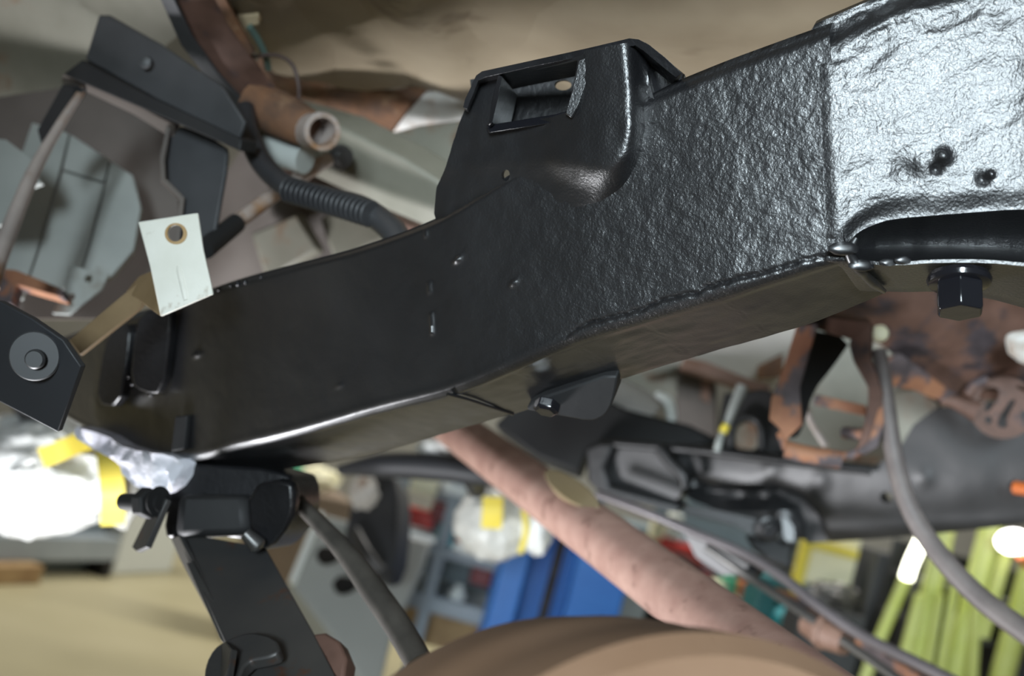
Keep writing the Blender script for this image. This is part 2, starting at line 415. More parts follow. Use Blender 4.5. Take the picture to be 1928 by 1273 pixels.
# right hand arch section over the axle
TR = [  # x | top y, face bottom y, fillet bottom y, lip y, underside y, depth
    (1556, 50, 478, 480, 484, 500, 0.8468), (1572, 42, 474, 478, 484, 520, 0.8447), (1592, 34, 462, 474, 484, 542, 0.8433), (1620, 22, 436, 468, 490, 548, 0.8412), (1660, 5, 418, 464, 494, 549, 0.8380),
    (1700, -12, 410, 462, 494, 550, 0.8345), (1760, -38, 405, 462, 490, 550, 0.8297), (1850, -65, 398, 464, 490, 562, 0.8236), (1928, -85, 394, 468, 496, 582, 0.818), (2080, -120, 396, 476, 510, 622, 0.812)]
STR = smooth_tab(TR, 34)
verts, faces, grain = [], [], []
for r in STR:
    x, ty, by, fy, ly, uy, d = r
    lean = 22.0
    row = []
    def Q(px, py, dd): return P(px, py, dd)
    row += [Q(x - lean + 6, ty - 12, d + 0.06), Q(x - lean + 3, ty - 10, d + 0.02), Q(x - lean, ty - 4, d + 0.006)]
    NF = 130
    for j in range(NF + 1):
        t = j / NF; py = ty + (by - ty) * t; px = x - lean * (1 - t)
        p = Q(px, py, d)
        uu, vv_ = (px * .87 - py * .5) * d / FPX, (px * .5 + py * .87) * d / FPX
        q = Vector((uu * .55, vv_ * 1.15, 1.7))
        h = 0.0030 * nz(q, 11, 2) + 0.0008 * nz(q, 30, 3) + 0.0004 * nz(q, 80, 3) + 0.00010 * nz(p, 240, 2)
        if t < 0.35: h += 0.0045 * (0.35 - t) / 0.35 * nz(q, 45, 3) - 0.010 * sm(0.14, 0.0, t)   # heavy runs and rounded shoulder
        h += 0.0004 + 0.0012 * sm(1556, 1582, x)                                           # lap plate edge stands proud
        h += 0.0006 * gs(px - (1585 + 6 * math.sin(py * .03)), 14)
        for cx, cy, s, rr in ((1772, 296, .0042, 15), (1763, 318, -.004, 9), (1862, 330, .0032, 8), (1850, 338, -.0028, 12), (1700, 322, -.0022, 26), (1735, 310, .0016, 20)):
            h += s * math.exp(-((px - cx) ** 2 + (py - cy) ** 2) / rr ** 2)
        h -= 0.004 * sm(0.90, 1.0, t)
        row.append(p - FW * h)
    open0 = 0.1 + 0.9 * sm(1600, 1650, x)
    for t in (0.1, 0.2, 0.4, 0.6, 0.8, 1.0):
        py = by + (fy - by) * t; p = Q(x, py, d + 0.004 + 0.046 * open0 * math.sin(t * math.pi / 2))
        row.append(p - FW * 0.0012 * nz(p, 90, 3))
    open_ = sm(1610, 1660, x)
    row.append(Q(x, ly - 6, d + 0.010 - 0.008 * open_)); row.append(Q(x, ly - 1, d - 0.004 * open_))
    row.append(Q(x, ly + 5, d - 0.004 * open_)); row.append(Q(x + 1, ly + 9, d + 0.001))
    for t in (0.25, 0.5, 0.75, 1.0):
        row.append(Q(x + 8 * t, ly + 9 + (uy - ly - 9) * t, d + 0.05 * t))
    row.append(Q(x + 8, uy - 6, d + 0.056)); row.append(Q(x, by, d + 0.06))
    n_prof = len(row); verts += row; grain += [1.0] * n_prof
for i in range(len(STR) - 1):
    for j in range(n_prof):
        k = (j + 1) % n_prof
        faces.append((i * n_prof + j, i * n_prof + k, (i + 1) * n_prof + k, (i + 1) * n_prof + j))
faces += [tuple(range(n_prof)), tuple(range((len(STR) - 1) * n_prof, len(STR) * n_prof))]
o = link('axle_arch', verts, faces, 'rail_paint', rail, attr=grain, edge=math.radians(60))
o['label'] = 'wrinkled bright reflecting arch section with lower flange'

# lumpy weld where the two sections meet
pts = [(1612, 448, .837), (1604, 462, .838), (1600, 476, .838), (1606, 490, .840), (1618, 506, .842), (1632, 522, .852), (1648, 536, .864), (1664, 548, .878)]
tube('weld_bead', pts, [0.002, 0.004, 0.0035, 0.0045, 0.003, 0.0035, 0.002], 'rail_paint', rail, n=6)
for (x, y, d, r) in ((1588, 468, .834, .007), (1622, 500, .838, .006), (1700, 490, .829, .004), (1672, 494, .832, .004)):
    p = P(x, y, d); v, f = [], []
    bm = bmesh.new(); bmesh.ops.create_icosphere(bm, subdivisions=2, radius=1)
    v = [p + RX * (q.co.x * r * 1.5) + UP * (q.co.y * r * .7) + FW * (q.co.z * r * .4) + Vector(q.co) * (0.3 * r * noise.noise(Vector(q.co) * 1.5 + p * 40)) for q in bm.verts]
    f = [tuple(w_.index for w_ in q.verts) for q in bm.faces]; bm.free()
    link('weld_lump', v, f, 'rail_paint', rail)

# hex bolt under the flange
ax = (UP * -0.93 + RX * -0.10 - FW * 0.34).normalized()
bo = P(1806, 530, .838)
blt = lathe('flange_bolt', bo - ax * 0.004, ax, [(0, .0205), (.003, .0215), (.006, .0205), (.007, .019)], 'gloss_black', rail, sides=28)
blt['label'] = 'black hex bolt with washer under the flange'
lathe('hex_head', bo + ax * 0.002, ax, [(0, .0165), (.019, .0165), (.0215, .0150)], 'gloss_black', blt, sides=6, ref=RX + FW * .25, bevel=0.0006)

# body mount bracket standing on the rail
BPATH = [(1214, 60), (1222, 160), (1226, 240), (1215, 300), (1185, 355), (1140, 395), (1060, 425), (960, 440), (780, 456)]
def br_depth(x, y):
    base = interp([(r[0], r[6]) for r in TAB], x)[1]
    q = Vector((x, y)); best = 1e9
    for a_, b_ in zip(BPATH, BPATH[1:]):
        a_, b_ = Vector(a_), Vector(b_); ab = b_ - a_; t = max(0, min(1, (q - a_).dot(ab) / ab.length_squared)); best = min(best, (q - a_ - ab * t).length)
    wd = 44 + 170 * (1 - sm(1000, 1190, x)) * sm(230, 360, y)
    k3 = sm(0, 22, best)
    return base + 0.002 - 0.0035 * k3 - (0.006 + 0.015 * sm(960, 1140, x)) * sm(0, wd, best)
out = [(817, 402), (822, 352), (838, 318), (862, 240), (888, 175), (905, 142), (938, 132), (1000, 118), (1100, 96), (1192, 78), (1210, 92), (1218, 120), (1225, 160),
       (1236, 200), (1232, 260), (1218, 310), (1190, 360), (1150, 392), (1080, 420), (1000, 440), (900, 450), (830, 450)]
hole = [(944, 146), (1088, 112), (1080, 160), (1066, 212), (1040, 220), (922, 240), (926, 210)]
def bdisp(x, y, p):
    h = 0.0006 * nz(p, 70, 3) + 0.0003 * nz(p, 220, 2)
    h += 0.0035 * gs(x - 1208 - 0.0 * y, 22) * (1 - sm(110, 320, y)) * (0.6 + 0.8 * nz(p, 60, 2))
    return h
sheet('bracket_face', out, br_depth, 0.004, 'rail_paint', rail, holes=[hole, circle(952, 330, 8, 11, 14)], step=9, disp=bdisp, grain=lambda x, y: 0.35 + 0.5 * sm(1000, 1200, x), edge=50)
# box behind the opening: floor, side cheeks, back, top flange
dB = .945
cav = lambda x, y: 1.0
sheet('bracket_back', [(885, 150), (1215, 80), (1290, 142), (1260, 260), (900, 300)], [(880, 130, 1.06), (1215, 70, 1.02), (900, 300, 1.05)], 0.004, 'black_paint', rail, holes=[circle(1060, 160, 16, 10, 16)])
sheet('bracket_shelf', [(915, 236), (1045, 215), (1070, 208), (1078, 218), (1046, 230), (920, 250)], [(915, 236, .972), (1078, 210, .935), (1000, 240, .945)], 0.003, 'gloss_black', rail, back=(0.0, 0.004, 0.07), bevel=0.0008)
sheet('bracket_cheek', [(1090, 112), (1112, 104), (1106, 150), (1090, 196), (1076, 222), (1064, 214), (1078, 166)], [(1078, 166, .9180), (1108, 130, .9140), (1072, 216, .9185)], 0.003, 'rail_paint', rail, bevel=0.0008, grain=lambda x, y: .8)
sheet('bracket_side', [(1196, 84), (1224, 90), (1286, 140), (1270, 200), (1225, 280), (1205, 200)], [(1196, 84, .925), (1286, 140, .91), (1225, 280, .93)], 0.004, 'black_paint', rail)
sheet('bracket_cheek', [(938, 140), (946, 144), (936, 190), (926, 232), (919, 236), (926, 190)], [(938, 140, .956), (946, 144, .952), (922, 234, .958)], 0.003, 'black_paint', rail, back=(0.012, 0, 0.07), bevel=0.0008)
tf = [(880, 206), (872, 202), (876, 186), (896, 142), (908, 134), (1000, 114), (1100, 92), (1185, 72), (1202, 74), (1222, 84), (1252, 108), (1284, 138), (1272, 146), (1240, 120),
      (1212, 96), (1196, 86), (1180, 88), (1098, 106), (1000, 126), (912, 146), (900, 152)]
sheet('bracket_rim', tf, [(880, 206, .972), (1190, 80, .895), (1284, 140, .885), (1000, 110, .938)], 0.006, 'black_paint', rail, back=(0.004, 0.002, 0.075), bevel=0.0012, step=14, disp=lambda x, y, p: 0.0012 * nz(p, 120, 2))
# black cup shaped tab below the rail and its nut
tabo = [(985, 772), (1010, 752), (1060, 735), (1162, 700), (1160, 735), (1148, 774), (1130, 790), (1108, 794), (1066, 786), (1020, 778)]
sheet('bump_stop_tab', tabo, [(985, 772, 1.03), (1160, 720, .985), (1108, 792, 1.015)], 0.035, 'dull_black', rail, bevel=0.006, rnd=1)
lathe('tab_nut', P(1032, 757, 1.012), UP * -1 - FW * .5 - RX * .3, [(0, .011), (.008, .011), (.010, .008)], 'gloss_black', rail, sides=6, bevel=0.001)
tube('lap_weld', [(842, 742, 1.006), (880, 752, 1.02), (925, 767, 1.042), (966, 780, 1.064)], 0.0014, 'rail_paint', rail, n=5, sides=8)
# black uprights riveted on the rail by the rear end
sheet('upright_strap', [(262, 590), (322, 575), (318, 640), (306, 742), (268, 740), (244, 720), (252, 640)], [(262, 590, 1.24), (322, 575, 1.22), (280, 740, 1.245)], 0.012, 'black_paint', rail, bevel=0.002, rnd=1)
sheet('upright_strap', [(205, 620), (245, 605), (236, 690), (222, 765), (180, 760), (188, 690)], [(205, 620, 1.32), (245, 605, 1.29), (200, 762, 1.31)], 0.012, 'black_paint', rail, bevel=0.002, rnd=1)
sheet('end_strap', [(330, 784), (352, 782), (346, 846), (322, 850)], [(330, 784, 1.225), (352, 782, 1.215), (322, 850, 1.228)], 0.006, 'dull_black', rail, bevel=0.001)

for x, y, r in ((412, 545, .0022), (434, 537, .0020), (448, 534, .0030), (462, 531, .0026), (492, 522, .0018), (373, 665, .0024), (243, 708, .003), (250, 722, .003), (285, 742, .0032)):
    p = P(x, y, interp([(q[0], q[6]) for q in TAB], x + 6)[1] - .002 - (.014 if x < 300 else 0))
    bm = bmesh.new(); bmesh.ops.create_icosphere(bm, subdivisions=2, radius=r); v = [p + Vector(q.co) for q in bm.verts]; f = [tuple(w_.index for w_ in q.verts) for q in bm.faces]; bm.free()
    link('glint_bead', v, f, 'gloss_black', rail)  # small gloss beads added to catch glints on the rail

# ================================================================== SPRING SHACKLE AND LEAF
sh = thing('spring_shackle', 'black spring hanger and shackle with steel leaf below the rail end', 'shackle', P(480, 1273, 1.22))
sheet('hanger_box', [(318, 868), (345, 872), (540, 884), (556, 930), (548, 985), (500, 1040), (470, 1032), (455, 1010), (330, 1016), (305, 1010), (318, 930)], [(318, 868, 1.235), (540, 884, 1.205), (450, 1010, 1.21)], 0.07, 'black_paint', sh, bevel=0.004, rnd=1)
sheet('hanger_sleeve', [(330, 930), (470, 930), (474, 1006), (322, 1012)], [(330, 930, 1.19), (470, 930, 1.175), (400, 1010, 1.175)], 0.05, 'dull_black', sh, bevel=0.010)
sheet('hanger_cheek', [(462, 915), (545, 900), (556, 935), (548, 985), (505, 1038), (470, 1020)], [(462, 915, 1.165), (545, 900, 1.15), (500, 1035, 1.16)], 0.014, 'black_paint', sh, bevel=0.004, rnd=1)
sheet('side_plate', [(296, 932), (313, 940), (274, 1030), (256, 1038), (248, 1030)], [(296, 932, 1.20), (313, 940, 1.165), (252, 1034, 1.20)], 0.006, 'shackle_steel', sh, bevel=0.001)
sheet('clip_side', [(384, 1292), (388, 1252), (404, 1222), (424, 1208), (436, 1222), (424, 1292)], [(384, 1292, 1.06), (436, 1222, 1.03), (424, 1292, 1.0)], 0.006, 'shackle_steel', sh, bevel=0.001)
bt = tube('pivot_bolt', [(232, 945, 1.2), (305, 948, 1.17)], 0.0085, 'dull_black', sh, sides=14)
lathe('nut', P(268, 947, 1.183), P(305, 948, 1.17) - P(232, 945, 1.2), [(0, .0155), (.012, .0155), (.014, .013)], 'dull_black', bt, sides=6, bevel=0.001)
lathe('thread_collar', P(292, 944, 1.175), P(305, 948, 1.17) - P(232, 945, 1.2), [(0, .012), (.006, .015)], 'dull_black', bt, sides=20)
sheet('leaf_spring', [(334, 1010), (352, 1004), (500, 1030), (590, 1190), (640, 1290), (455, 1300), (424, 1208)], [(334, 1010, 1.20), (500, 1030, 1.185), (600, 1290, 1.02), (440, 1290, 1.04)], 0.008, 'shackle_steel', sh, bevel=0.0015)
sheet('leaf_edge', [(322, 1014), (337, 1010), (352, 1040), (440, 1212), (424, 1214), (340, 1055)], lambda x, y: interp([(1010, 1.20), (1290, 1.04)], y)[1] - .004 + max(0, (interp([(1010, 337), (1040, 352), (1212, 440)], y)[1] - x)) * .0022, 0.004, 'shackle_steel', sh)
sheet('second_leaf', [(350, 1060), (362, 1056), (440, 1200), (424, 1216), (414, 1204)], [(350, 1060, 1.168), (362, 1056, 1.165), (430, 1205, 1.09)], 0.008, 'raw_steel', sh, bevel=0.001)
cl = sheet('spring_clip', [(424, 1206), (470, 1188), (520, 1200), (528, 1228), (500, 1238), (462, 1244), (446, 1290), (382, 1290), (386, 1250), (402, 1220)], [(424, 1206, 1.07), (520, 1200, 1.05), (400, 1290, 1.02)], 0.012, 'shackle_steel', sh, bevel=0.003, rnd=1)
sheet('clip_ear', [(566, 1196), (612, 1190), (638, 1206), (652, 1240), (644, 1290), (606, 1290), (612, 1240), (592, 1230), (572, 1222)], [(566, 1196, 1.08), (640, 1206, 1.06), (640, 1290, 1.03)], 0.02, 'rust_brown', sh, bevel=0.003)
tube('bushing_glint', [(462, 1004, 1.15), (486, 1028, 1.15), (492, 1034, 1.15)], [0.006, 0.009, 0.003], 'raw_steel', sh)  # bright steel lump standing in for a glint on the hanger

# crinkled foil / wrap on rail end
wrp = sheet('foil_wrap', [(128, 800), (180, 812), (240, 846), (330, 858), (340, 885), (325, 925), (300, 935), (262, 920), (235, 900), (225, 870), (150, 835)], [(128, 800, 1.36), (330, 858, 1.22), (262, 925, 1.26)], 0.02, 'chrome_wrap', None, step=10, disp=lambda x, y, p: 0.008 * nz(p, 45, 3), rnd=1)
tag(wrp, 'crinkled shiny silver wrap hanging below the rear end of the rail', 'wrap')

# ================================================================== LEFT FOREGROUND PIECES
pl = thing('dark_plate', 'flat dark steel plate with round washer and bolt', 'plate', P(80, 812, 0.98))
sheet('plate', [(-60, 560), (0, 568), (60, 600), (118, 640), (152, 690), (108, 814), (-60, 726)], [(0, 568, .99), (152, 690, .97), (108, 814, .99)], 0.006, 'plate_black', pl, bevel=0.001)
wa = lathe('washer', P(67, 670, .978), -FW + RX * .1 - UP * .05, [(0, .0200), (.003, .0200), (.004, .0190)], 'washer_grey', pl, sides=40)
lathe('bolt_head', P(68, 676, .972), -FW + RX * .1 - UP * .05, [(0, .0080), (.004, .0080), (.006, .0065)], 'washer_grey', wa, sides=20)

wb = thing('white_bracket', 'white painted angle bracket with rust ringed hole on a tan strip', 'bracket', P(310, 592, 1.08))
def stain(x, y): return 0
sheet('upright_face', [(260, 418), (350, 404), (372, 401), (382, 470), (398, 540), (400, 553), (302, 595), (282, 500)], [(260, 418, 1.085), (372, 401, 1.07), (302, 595, 1.06)], 0.0025, 'white_paint', wb, holes=[circle(330, 439, 15, 16, 22)], bevel=0.0006)
sheet('rust_ring', circle(331, 440, 21, 20, 28), [(260, 418, 1.0843), (372, 401, 1.0693), (302, 595, 1.0593)], 0.0008, 'rust_stain', wb, holes=[circle(330, 439, 15, 16, 22)])
tube('pressed_rib', [(334, 490, 1.0705), (340, 512, 1.0655), (352, 566, 1.0575)], [0.0015, 0.0035, 0.003], 'white_paint', wb, n=5)
sheet('foot', [(302, 595), (292, 588), (238, 548), (262, 520), (286, 510)], [(302, 595, 1.06), (238, 548, 1.14), (286, 510, 1.12)], 0.0025, 'tan_strip', wb, bevel=0.0006)
sheet('arm_strip', [(130, 640), (230, 556), (272, 522), (288, 545), (262, 580), (150, 668)], [(130, 640, 1.13), (230, 556, 1.13), (270, 580, 1.12)], 0.005, 'tan_strip', wb, bevel=0.0008)

# ================================================================== TRUCK BED ABOVE
bed = thing('truck_bed', 'tan painted truck bed underside with rust along the seam and cross sills', 'truck bed', P(700, 300, 1.7))
bed_out = [(-150, -200), (300, -200), (1900, -200), (1900, -60), (1600, 40), (1400, 160), (1150, 210), (960, 208), (900, 190), (830, 165), (760, 168), (690, 178), (640, 172), (580, 150), (520, 118), (470, 60), (440, 30), (300, -20), (-150, -150)]
BD = plane_depth([(600, 0, 1.32), (1300, 0, 1.16), (650, 170, 1.62), (1300, 150, 1.4)])
sheet('bed_floor', bed_out, BD, 0.004, 'bed_tan', bed, step=26, disp=lambda x, y, p: 0.020 * noise.noise(Vector((x * .0045, y * .010, 0))) + 0.010 * math.sin((x - .55 * y) * .018) * (1 - sm(820, 1000, x)) + 0.03 * gs(y - 160, 60) * 0 + 0.0015 * nz(p, 30, 2))
sheet('rusted_seam', [(490, 100), (540, 125), (590, 150), (650, 172), (740, 172), (800, 160), (850, 160), (830, 190), (790, 230), (740, 262), (660, 250), (580, 205), (520, 170), (480, 130)], [(490, 100, 1.63), (850, 160, 1.60), (660, 250, 1.70)], 0.004, 'rust', bed, step=14, disp=lambda x, y, p: 0.008 * nz(p, 22, 3))
sheet('lit_patch_panel', [(730, 262), (765, 215), (800, 176), (860, 150), (940, 180), (930, 400), (700, 300)], [(755, 240, 1.66), (930, 200, 1.6), (800, 330, 1.7)], 0.004, 'bed_pale', bed, step=20, disp=lambda x, y, p: 0.012 * nz(p, 12, 2))  # pale sheet stands in for the white-lit patch of the bed
sheet('cross_sill', [(455, 205), (500, 200), (640, 240), (760, 300), (870, 370), (870, 470), (760, 430), (650, 380), (520, 310), (450, 262)], [(455, 205, 1.60), (870, 370, 1.48), (650, 380, 1.58)], 0.05, 'bed_olive', bed, bevel=0.004, step=30)
sheet('sill_lip', [(470, 262), (560, 330), (700, 395), (860, 462), (860, 480), (690, 420), (540, 350), (460, 290)], [(470, 262, 1.56), (860, 470, 1.45), (690, 410, 1.5)], 0.03, 'rust_brown', bed, bevel=0.003)
sheet('pale_sill', [(700, 262), (780, 240), (900, 225), (900, 330), (780, 310)], [(700, 262, 1.62), (900, 225, 1.55), (800, 310, 1.6)], 0.02, 'bed_olive', bed, bevel=0.003)
sheet('inner_panel', [(380, 400), (460, 280), (560, 320), (720, 400), (900, 460), (900, 560), (380, 560)], [(380, 400, 1.95), (900, 460, 1.85), (600, 560, 1.95)], 0.01, 'brown_panel', bed, step=30, disp=lambda x, y, p: 0.03 * nz(p, 6, 2))
for x0, x1, yy in ((470, 560, 470), (600, 700, 440)):
    sheet('inner_rib', [(x0, yy - 30), (x1, yy - 70), (x1 + 40, yy), (x0 + 30, yy + 60)], [(x0, yy - 30, 1.85), (x1, yy - 70, 1.83), (x0 + 30, yy + 60, 1.84)], 0.03, 'bed_olive', bed, bevel=0.006)
lathe('sill_bolt', P(640, 296, 1.50), -FW + RX * .6 - UP * .3, [(0, .016), (.004, .016), (.005, .009), (.018, .009)], 'raw_steel', bed, sides=20)
# panel in the top left corner
sheet('corner_panel', [(110, -160), (340, -160), (345, 60), (300, 95), (200, 40), (150, 10)], [(110, -160, 1.35), (340, -160, 1.3), (250, 60, 1.5)], 0.004, 'bed_olive', bed, step=30)
sheet('corner_backing', [(-120, -160), (150, -160), (190, 40), (165, 130), (110, 200), (60, 260), (-120, 300)], [(-120, -160, 1.6), (150, -160, 1.55), (0, 250, 1.75)], 0.02, 'bed_olive', bed, step=30)  # backing sheet added to stand for the unlit corner

box('bed_deck', (0.15, 2.0, 1.95), (3.4, 2.8, .02), 'bed_olive', bed, bevel=0)  # unseen rest of the bed, added to block the ceiling lamps
# diagonal rusty channel
ch = thing('rusty_channel', 'rust covered diagonal steel channel with bare edges hanging under the bed', 'channel', P(470, 215, 1.38))
sheet('channel_face', [(296, -60), (380, -60), (430, 40), (500, 150), (545, 200), (500, 235), (462, 210), (400, 140), (350, 70)], [(296, -60, 1.28), (380, -60, 1.27), (500, 230, 1.42)], 0.004, 'rust_brown', ch, step=20, disp=lambda x, y, p: 0.003 * nz(p, 30, 2))
sheet('channel_lip', [(276, -60), (300, -60), (360, 70), (410, 140), (470, 205), (462, 215), (395, 155), (340, 85)], [(276, -60, 1.26), (300, -60, 1.255), (465, 212, 1.40)], 0.004, 'dark_grey_panel', ch, bevel=0.001)
sheet('channel_rim', [(375, -60), (394, -60), (440, 30), (480, 100), (470, 105), (425, 40)], [(375, -60, 1.25), (394, -60, 1.25), (475, 100, 1.34)], 0.006, 'rust', ch, bevel=0.001)

# brake valve with open port
va = thing('rusty_valve', 'rusty valve body with round open pipe port', 'valve', P(590, 290, 1.36))
tube('valve_body', [(478, 190, 1.40), (520, 212, 1.385), (560, 232, 1.37), (590, 248, 1.36)], [0.024, 0.026, 0.024, 0.020], 'rust', va, n=5, sides=20)
pax = (P(612, 262, 1.34) - P(578, 244, 1.37)).normalized()
lathe('open_port', P(582, 246, 1.365), pax * .6 - FW * .7 + RX * .25, [(0, .020), (.030, .0195), (.040, .0215), (.046, .0205), (.046, .0150), (.004, .0140), (.004, .002)], 'pale_rod', va, sides=30)
tube('valve_lower_pipe', [(480, 262, 1.43), (520, 285, 1.41), (575, 300, 1.39)], 0.017, 'weather_panel', va, n=5, sides=18)

# wires, hoses, rods
o = tube('wire_loop', [(440, 115, 1.42), (470, 108, 1.40), (520, 104, 1.38), (550, 122, 1.37), (562, 160, 1.37), (562, 205, 1.38)], 0.0022, 'wire_brown'); tag(o, 'thin brown wire looped over the rusty valve', 'wire')
cn = thing('wire_connector', 'cream plastic plug with teal wire tail under the bed', 'connector', P(460, 55, 1.36))
sheet('plug', [(432, 34), (450, 30), (470, 28), (486, 26), (488, 48), (470, 50), (462, 60), (446, 52), (436, 48)], [(432, 34, 1.36), (486, 26, 1.35), (460, 58, 1.37)], 0.012, 'cream', cn, bevel=0.002)
tube('plug_boot', [(408, 26, 1.37), (425, 32, 1.365), (445, 40, 1.36)], [0.008, 0.010, 0.007], 'dull_black', cn)
tube('wire_tail', [(470, 50, 1.36), (488, 78, 1.38), (500, 105, 1.40), (505, 130, 1.42)], 0.004, 'wire_teal', cn)
o = tube('vent_hose', [(462, 205, 1.37), (468, 250, 1.345), (492, 305, 1.32), (540, 350, 1.29), (610, 372, 1.26), (680, 392, 1.23), (735, 430, 1.20), (760, 470, 1.18)], [0.011, 0.012, 0.012, 0.0125, 0.013, 0.013], 'dark_rubber', n=12, sides=16); tag(o, 'black rubber vent hose curving down behind the rail', 'hose')
hose_coil = [P(545 + i * 9.5, 358 + i * 2.6 + .12 * i * i * .1, 1.276 - i * .0045) for i in range(0, 17)]
for i in range(17):
    a = hose_coil[i]; ax_ = (hose_coil[min(i + 1, 16)] - hose_coil[max(i - 1, 0)]).normalized()
    lathe('coil_ring', a - FW * 0.000, ax_, [(-.0012, .0126), (0, .0140), (.0012, .0126)], 'dark_rubber', o, sides=18)
rd = thing('pale_rod', 'pale metal rod with black sleeve crossing behind the white bracket', 'rod', P(395, 465, 1.28))
tube('rod', [(618, 300, 1.46), (540, 350, 1.41), (430, 430, 1.33)], 0.0085, 'pale_rod', rd)
tube('rod_sleeve', [(445, 420, 1.335), (385, 470, 1.28)], 0.011, 'dull_black', rd)

# upper left cluster: sub frame of the bed
sf = thing('crossmember_bracket', 'dark riveted crossmember plate with hanging strap beside the rusty channel', 'crossmember', P(300, 480, 1.4))
sheet('top_plate', [(186, 28), (204, 28), (300, 82), (420, 165), (462, 230), (450, 262), (300, 190), (160, 112)], [(186, 28, 1.33), (462, 230, 1.27), (160, 112, 1.34)], 0.006, 'dark_grey_panel', sf, bevel=0.002)
lathe('rivet', P(275, 117, 1.30), -FW, [(0, .007), (.003, .006), (.004, .003)], 'washer_grey', sf, sides=16)
sheet('plate_edge', [(155, 112), (300, 190), (455, 262), (452, 285), (300, 218), (140, 150), (118, 140)], [(155, 112, 1.335), (455, 262, 1.265), (140, 150, 1.34)], 0.03, 'dull_black', sf, bevel=0.002)
sheet('lower_flange', [(118, 140), (170, 150), (300, 220), (330, 235), (325, 262), (250, 215), (160, 172), (115, 155)], [(118, 140, 1.36), (330, 235, 1.32), (160, 172, 1.36)], 0.01, 'brown_panel', sf, bevel=0.001)
sheet('hanging_strap', [(322, 228), (424, 270), (428, 300), (410, 400), (398, 480), (330, 480), (345, 370), (302, 335), (312, 260)], [(322, 228, 1.34), (424, 270, 1.31), (360, 480, 1.30)], 0.006, 'dark_grey_panel', sf, bevel=0.0015, rnd=1)
sheet('strap_edge', [(316, 225), (324, 228), (310, 300), (312, 335), (348, 372), (336, 478), (330, 478), (338, 375), (302, 338), (300, 300)], [(316, 225, 1.33), (324, 228, 1.33), (335, 478, 1.29)], 0.01, 'brown_panel', sf, bevel=0.001)
sheet('side_strap', [(118, 158), (158, 165), (80, 280), (70, 245)], [(118, 158, 1.36), (158, 165, 1.35), (75, 270, 1.38)], 0.01, 'dull_black', sf, bevel=0.001)

wp = thing('weathered_panel', 'grey weathered panel of wide boards with rusty lower edge', 'panel', P(170, 560, 1.55))
WD = [(100, 240, 1.55), (260, 300, 1.55), (150, 560, 1.48)]
for outl in ([(60, 230), (130, 250), (110, 330), (70, 470), (40, 560), (-40, 560), (20, 350)],
             [(132, 252), (206, 300), (196, 342), (118, 318)],
             [(118, 322), (196, 346), (170, 450), (140, 545), (48, 545), (74, 470)],
             [(208, 302), (250, 330), (266, 390), (252, 470), (210, 520), (144, 545), (172, 455), (198, 350)]):
    sheet('board', outl, WD, 0.012, 'weather_panel', wp, bevel=0.0015)
sheet('backing_board', [(-120, 200), (150, 160), (330, 230), (340, 480), (280, 560), (200, 600), (-120, 600)], [(-120, 200, 1.64), (330, 230, 1.62), (100, 600, 1.60)], 0.01, 'brown_panel', wp)
sheet('corner_gusset', [(130, 500), (205, 515), (190, 545), (130, 592), (98, 590), (120, 545)], [(130, 500, 1.46), (205, 515, 1.45), (110, 590, 1.44)], 0.004, 'weather_panel', wp, holes=[circle(166, 524, 7, 7, 12), circle(134, 558, 7, 7, 12)], bevel=0.0008)
sheet('rusty_ledge', [(-40, 500), (30, 508), (120, 545), (118, 560), (30, 535), (20, 570), (-40, 590)], [(-40, 500, 1.45), (120, 545, 1.42), (20, 570, 1.42)], 0.02, 'rust_orange', wp, bevel=0.002)
o = tube('pale_stay_rod', [(158, 165, 1.36), (110, 240, 1.34), (60, 330, 1.31), (0, 480, 1.27), (-20, 540, 1.25)], [0.004, 0.006, 0.009, 0.010], 'pale_rod'); tag(o, 'pale slanting stay rod in front of the weathered panel', 'rod')
o = sheet('grey_sheet', [(-120, 250), (10, 262), (60, 300), (78, 345), (40, 360), (30, 420), (-120, 440)], [(-120, 250, 1.45), (60, 300, 1.42), (0, 420, 1.40)], 0.006, 'weather_panel', None, bevel=0.001, step=24, disp=lambda x, y, p: 0.004 * nz(p, 12, 2)); tag(o, 'bent grey sheet metal flap beside the weathered panel', 'sheet metal')

# ================================================================== TUBE, DRUM, CABLE
at = thing('axle_tube', 'thick rusty pinkish brown axle tube running diagonally under the rails', 'axle tube', P(1150, 1100, 1.5))
A0, A1 = P(820, 780, 2.2), P(1600, 1361, 1.02)
tube('tube', [A0, A0.lerp(A1, .5), A1], 0.0345, 'tube_rust', at, raw=True, n=10, sides=40)
tdir = (A1 - A0).normalized()
pc = P(1076, 922, 1.655)
sheet('weld_patch', circle(1076, 921, 60, 21, 26, math.radians(34)), [(1030, 890, 1.60), (1120, 955, 1.512), (1060, 945, 1.545)], 0.02, 'tube_patch', at, bevel=0.006)

dr = thing('brake_drum', 'large rust brown brake drum in front of the axle tube', 'brake drum', P(1150, 1500, 0.6))
dax = (-FW + RX * 0.488 + UP * 0.141).normalized()
dc = P(1033, 1819, 0.656); DR = 1.365
lathe('drum_shell', dc, dax, [(t * DR, r * DR) for t, r in [(-.005, .05), (0, .128), (.006, .135), (.03, .1370), (.036, .1376), (.05, .1378), (.056, .1372), (.075, .1370), (.081, .1376), (.10, .137), (.108, .130), (.11, .05)]], 'drum_rust', dr, sides=140)
lathe('drum_hub', dc, dax, [(.14, .06), (.17, .058), (.175, .050), (.175, .01)], 'rust_brown', dr, sides=40)

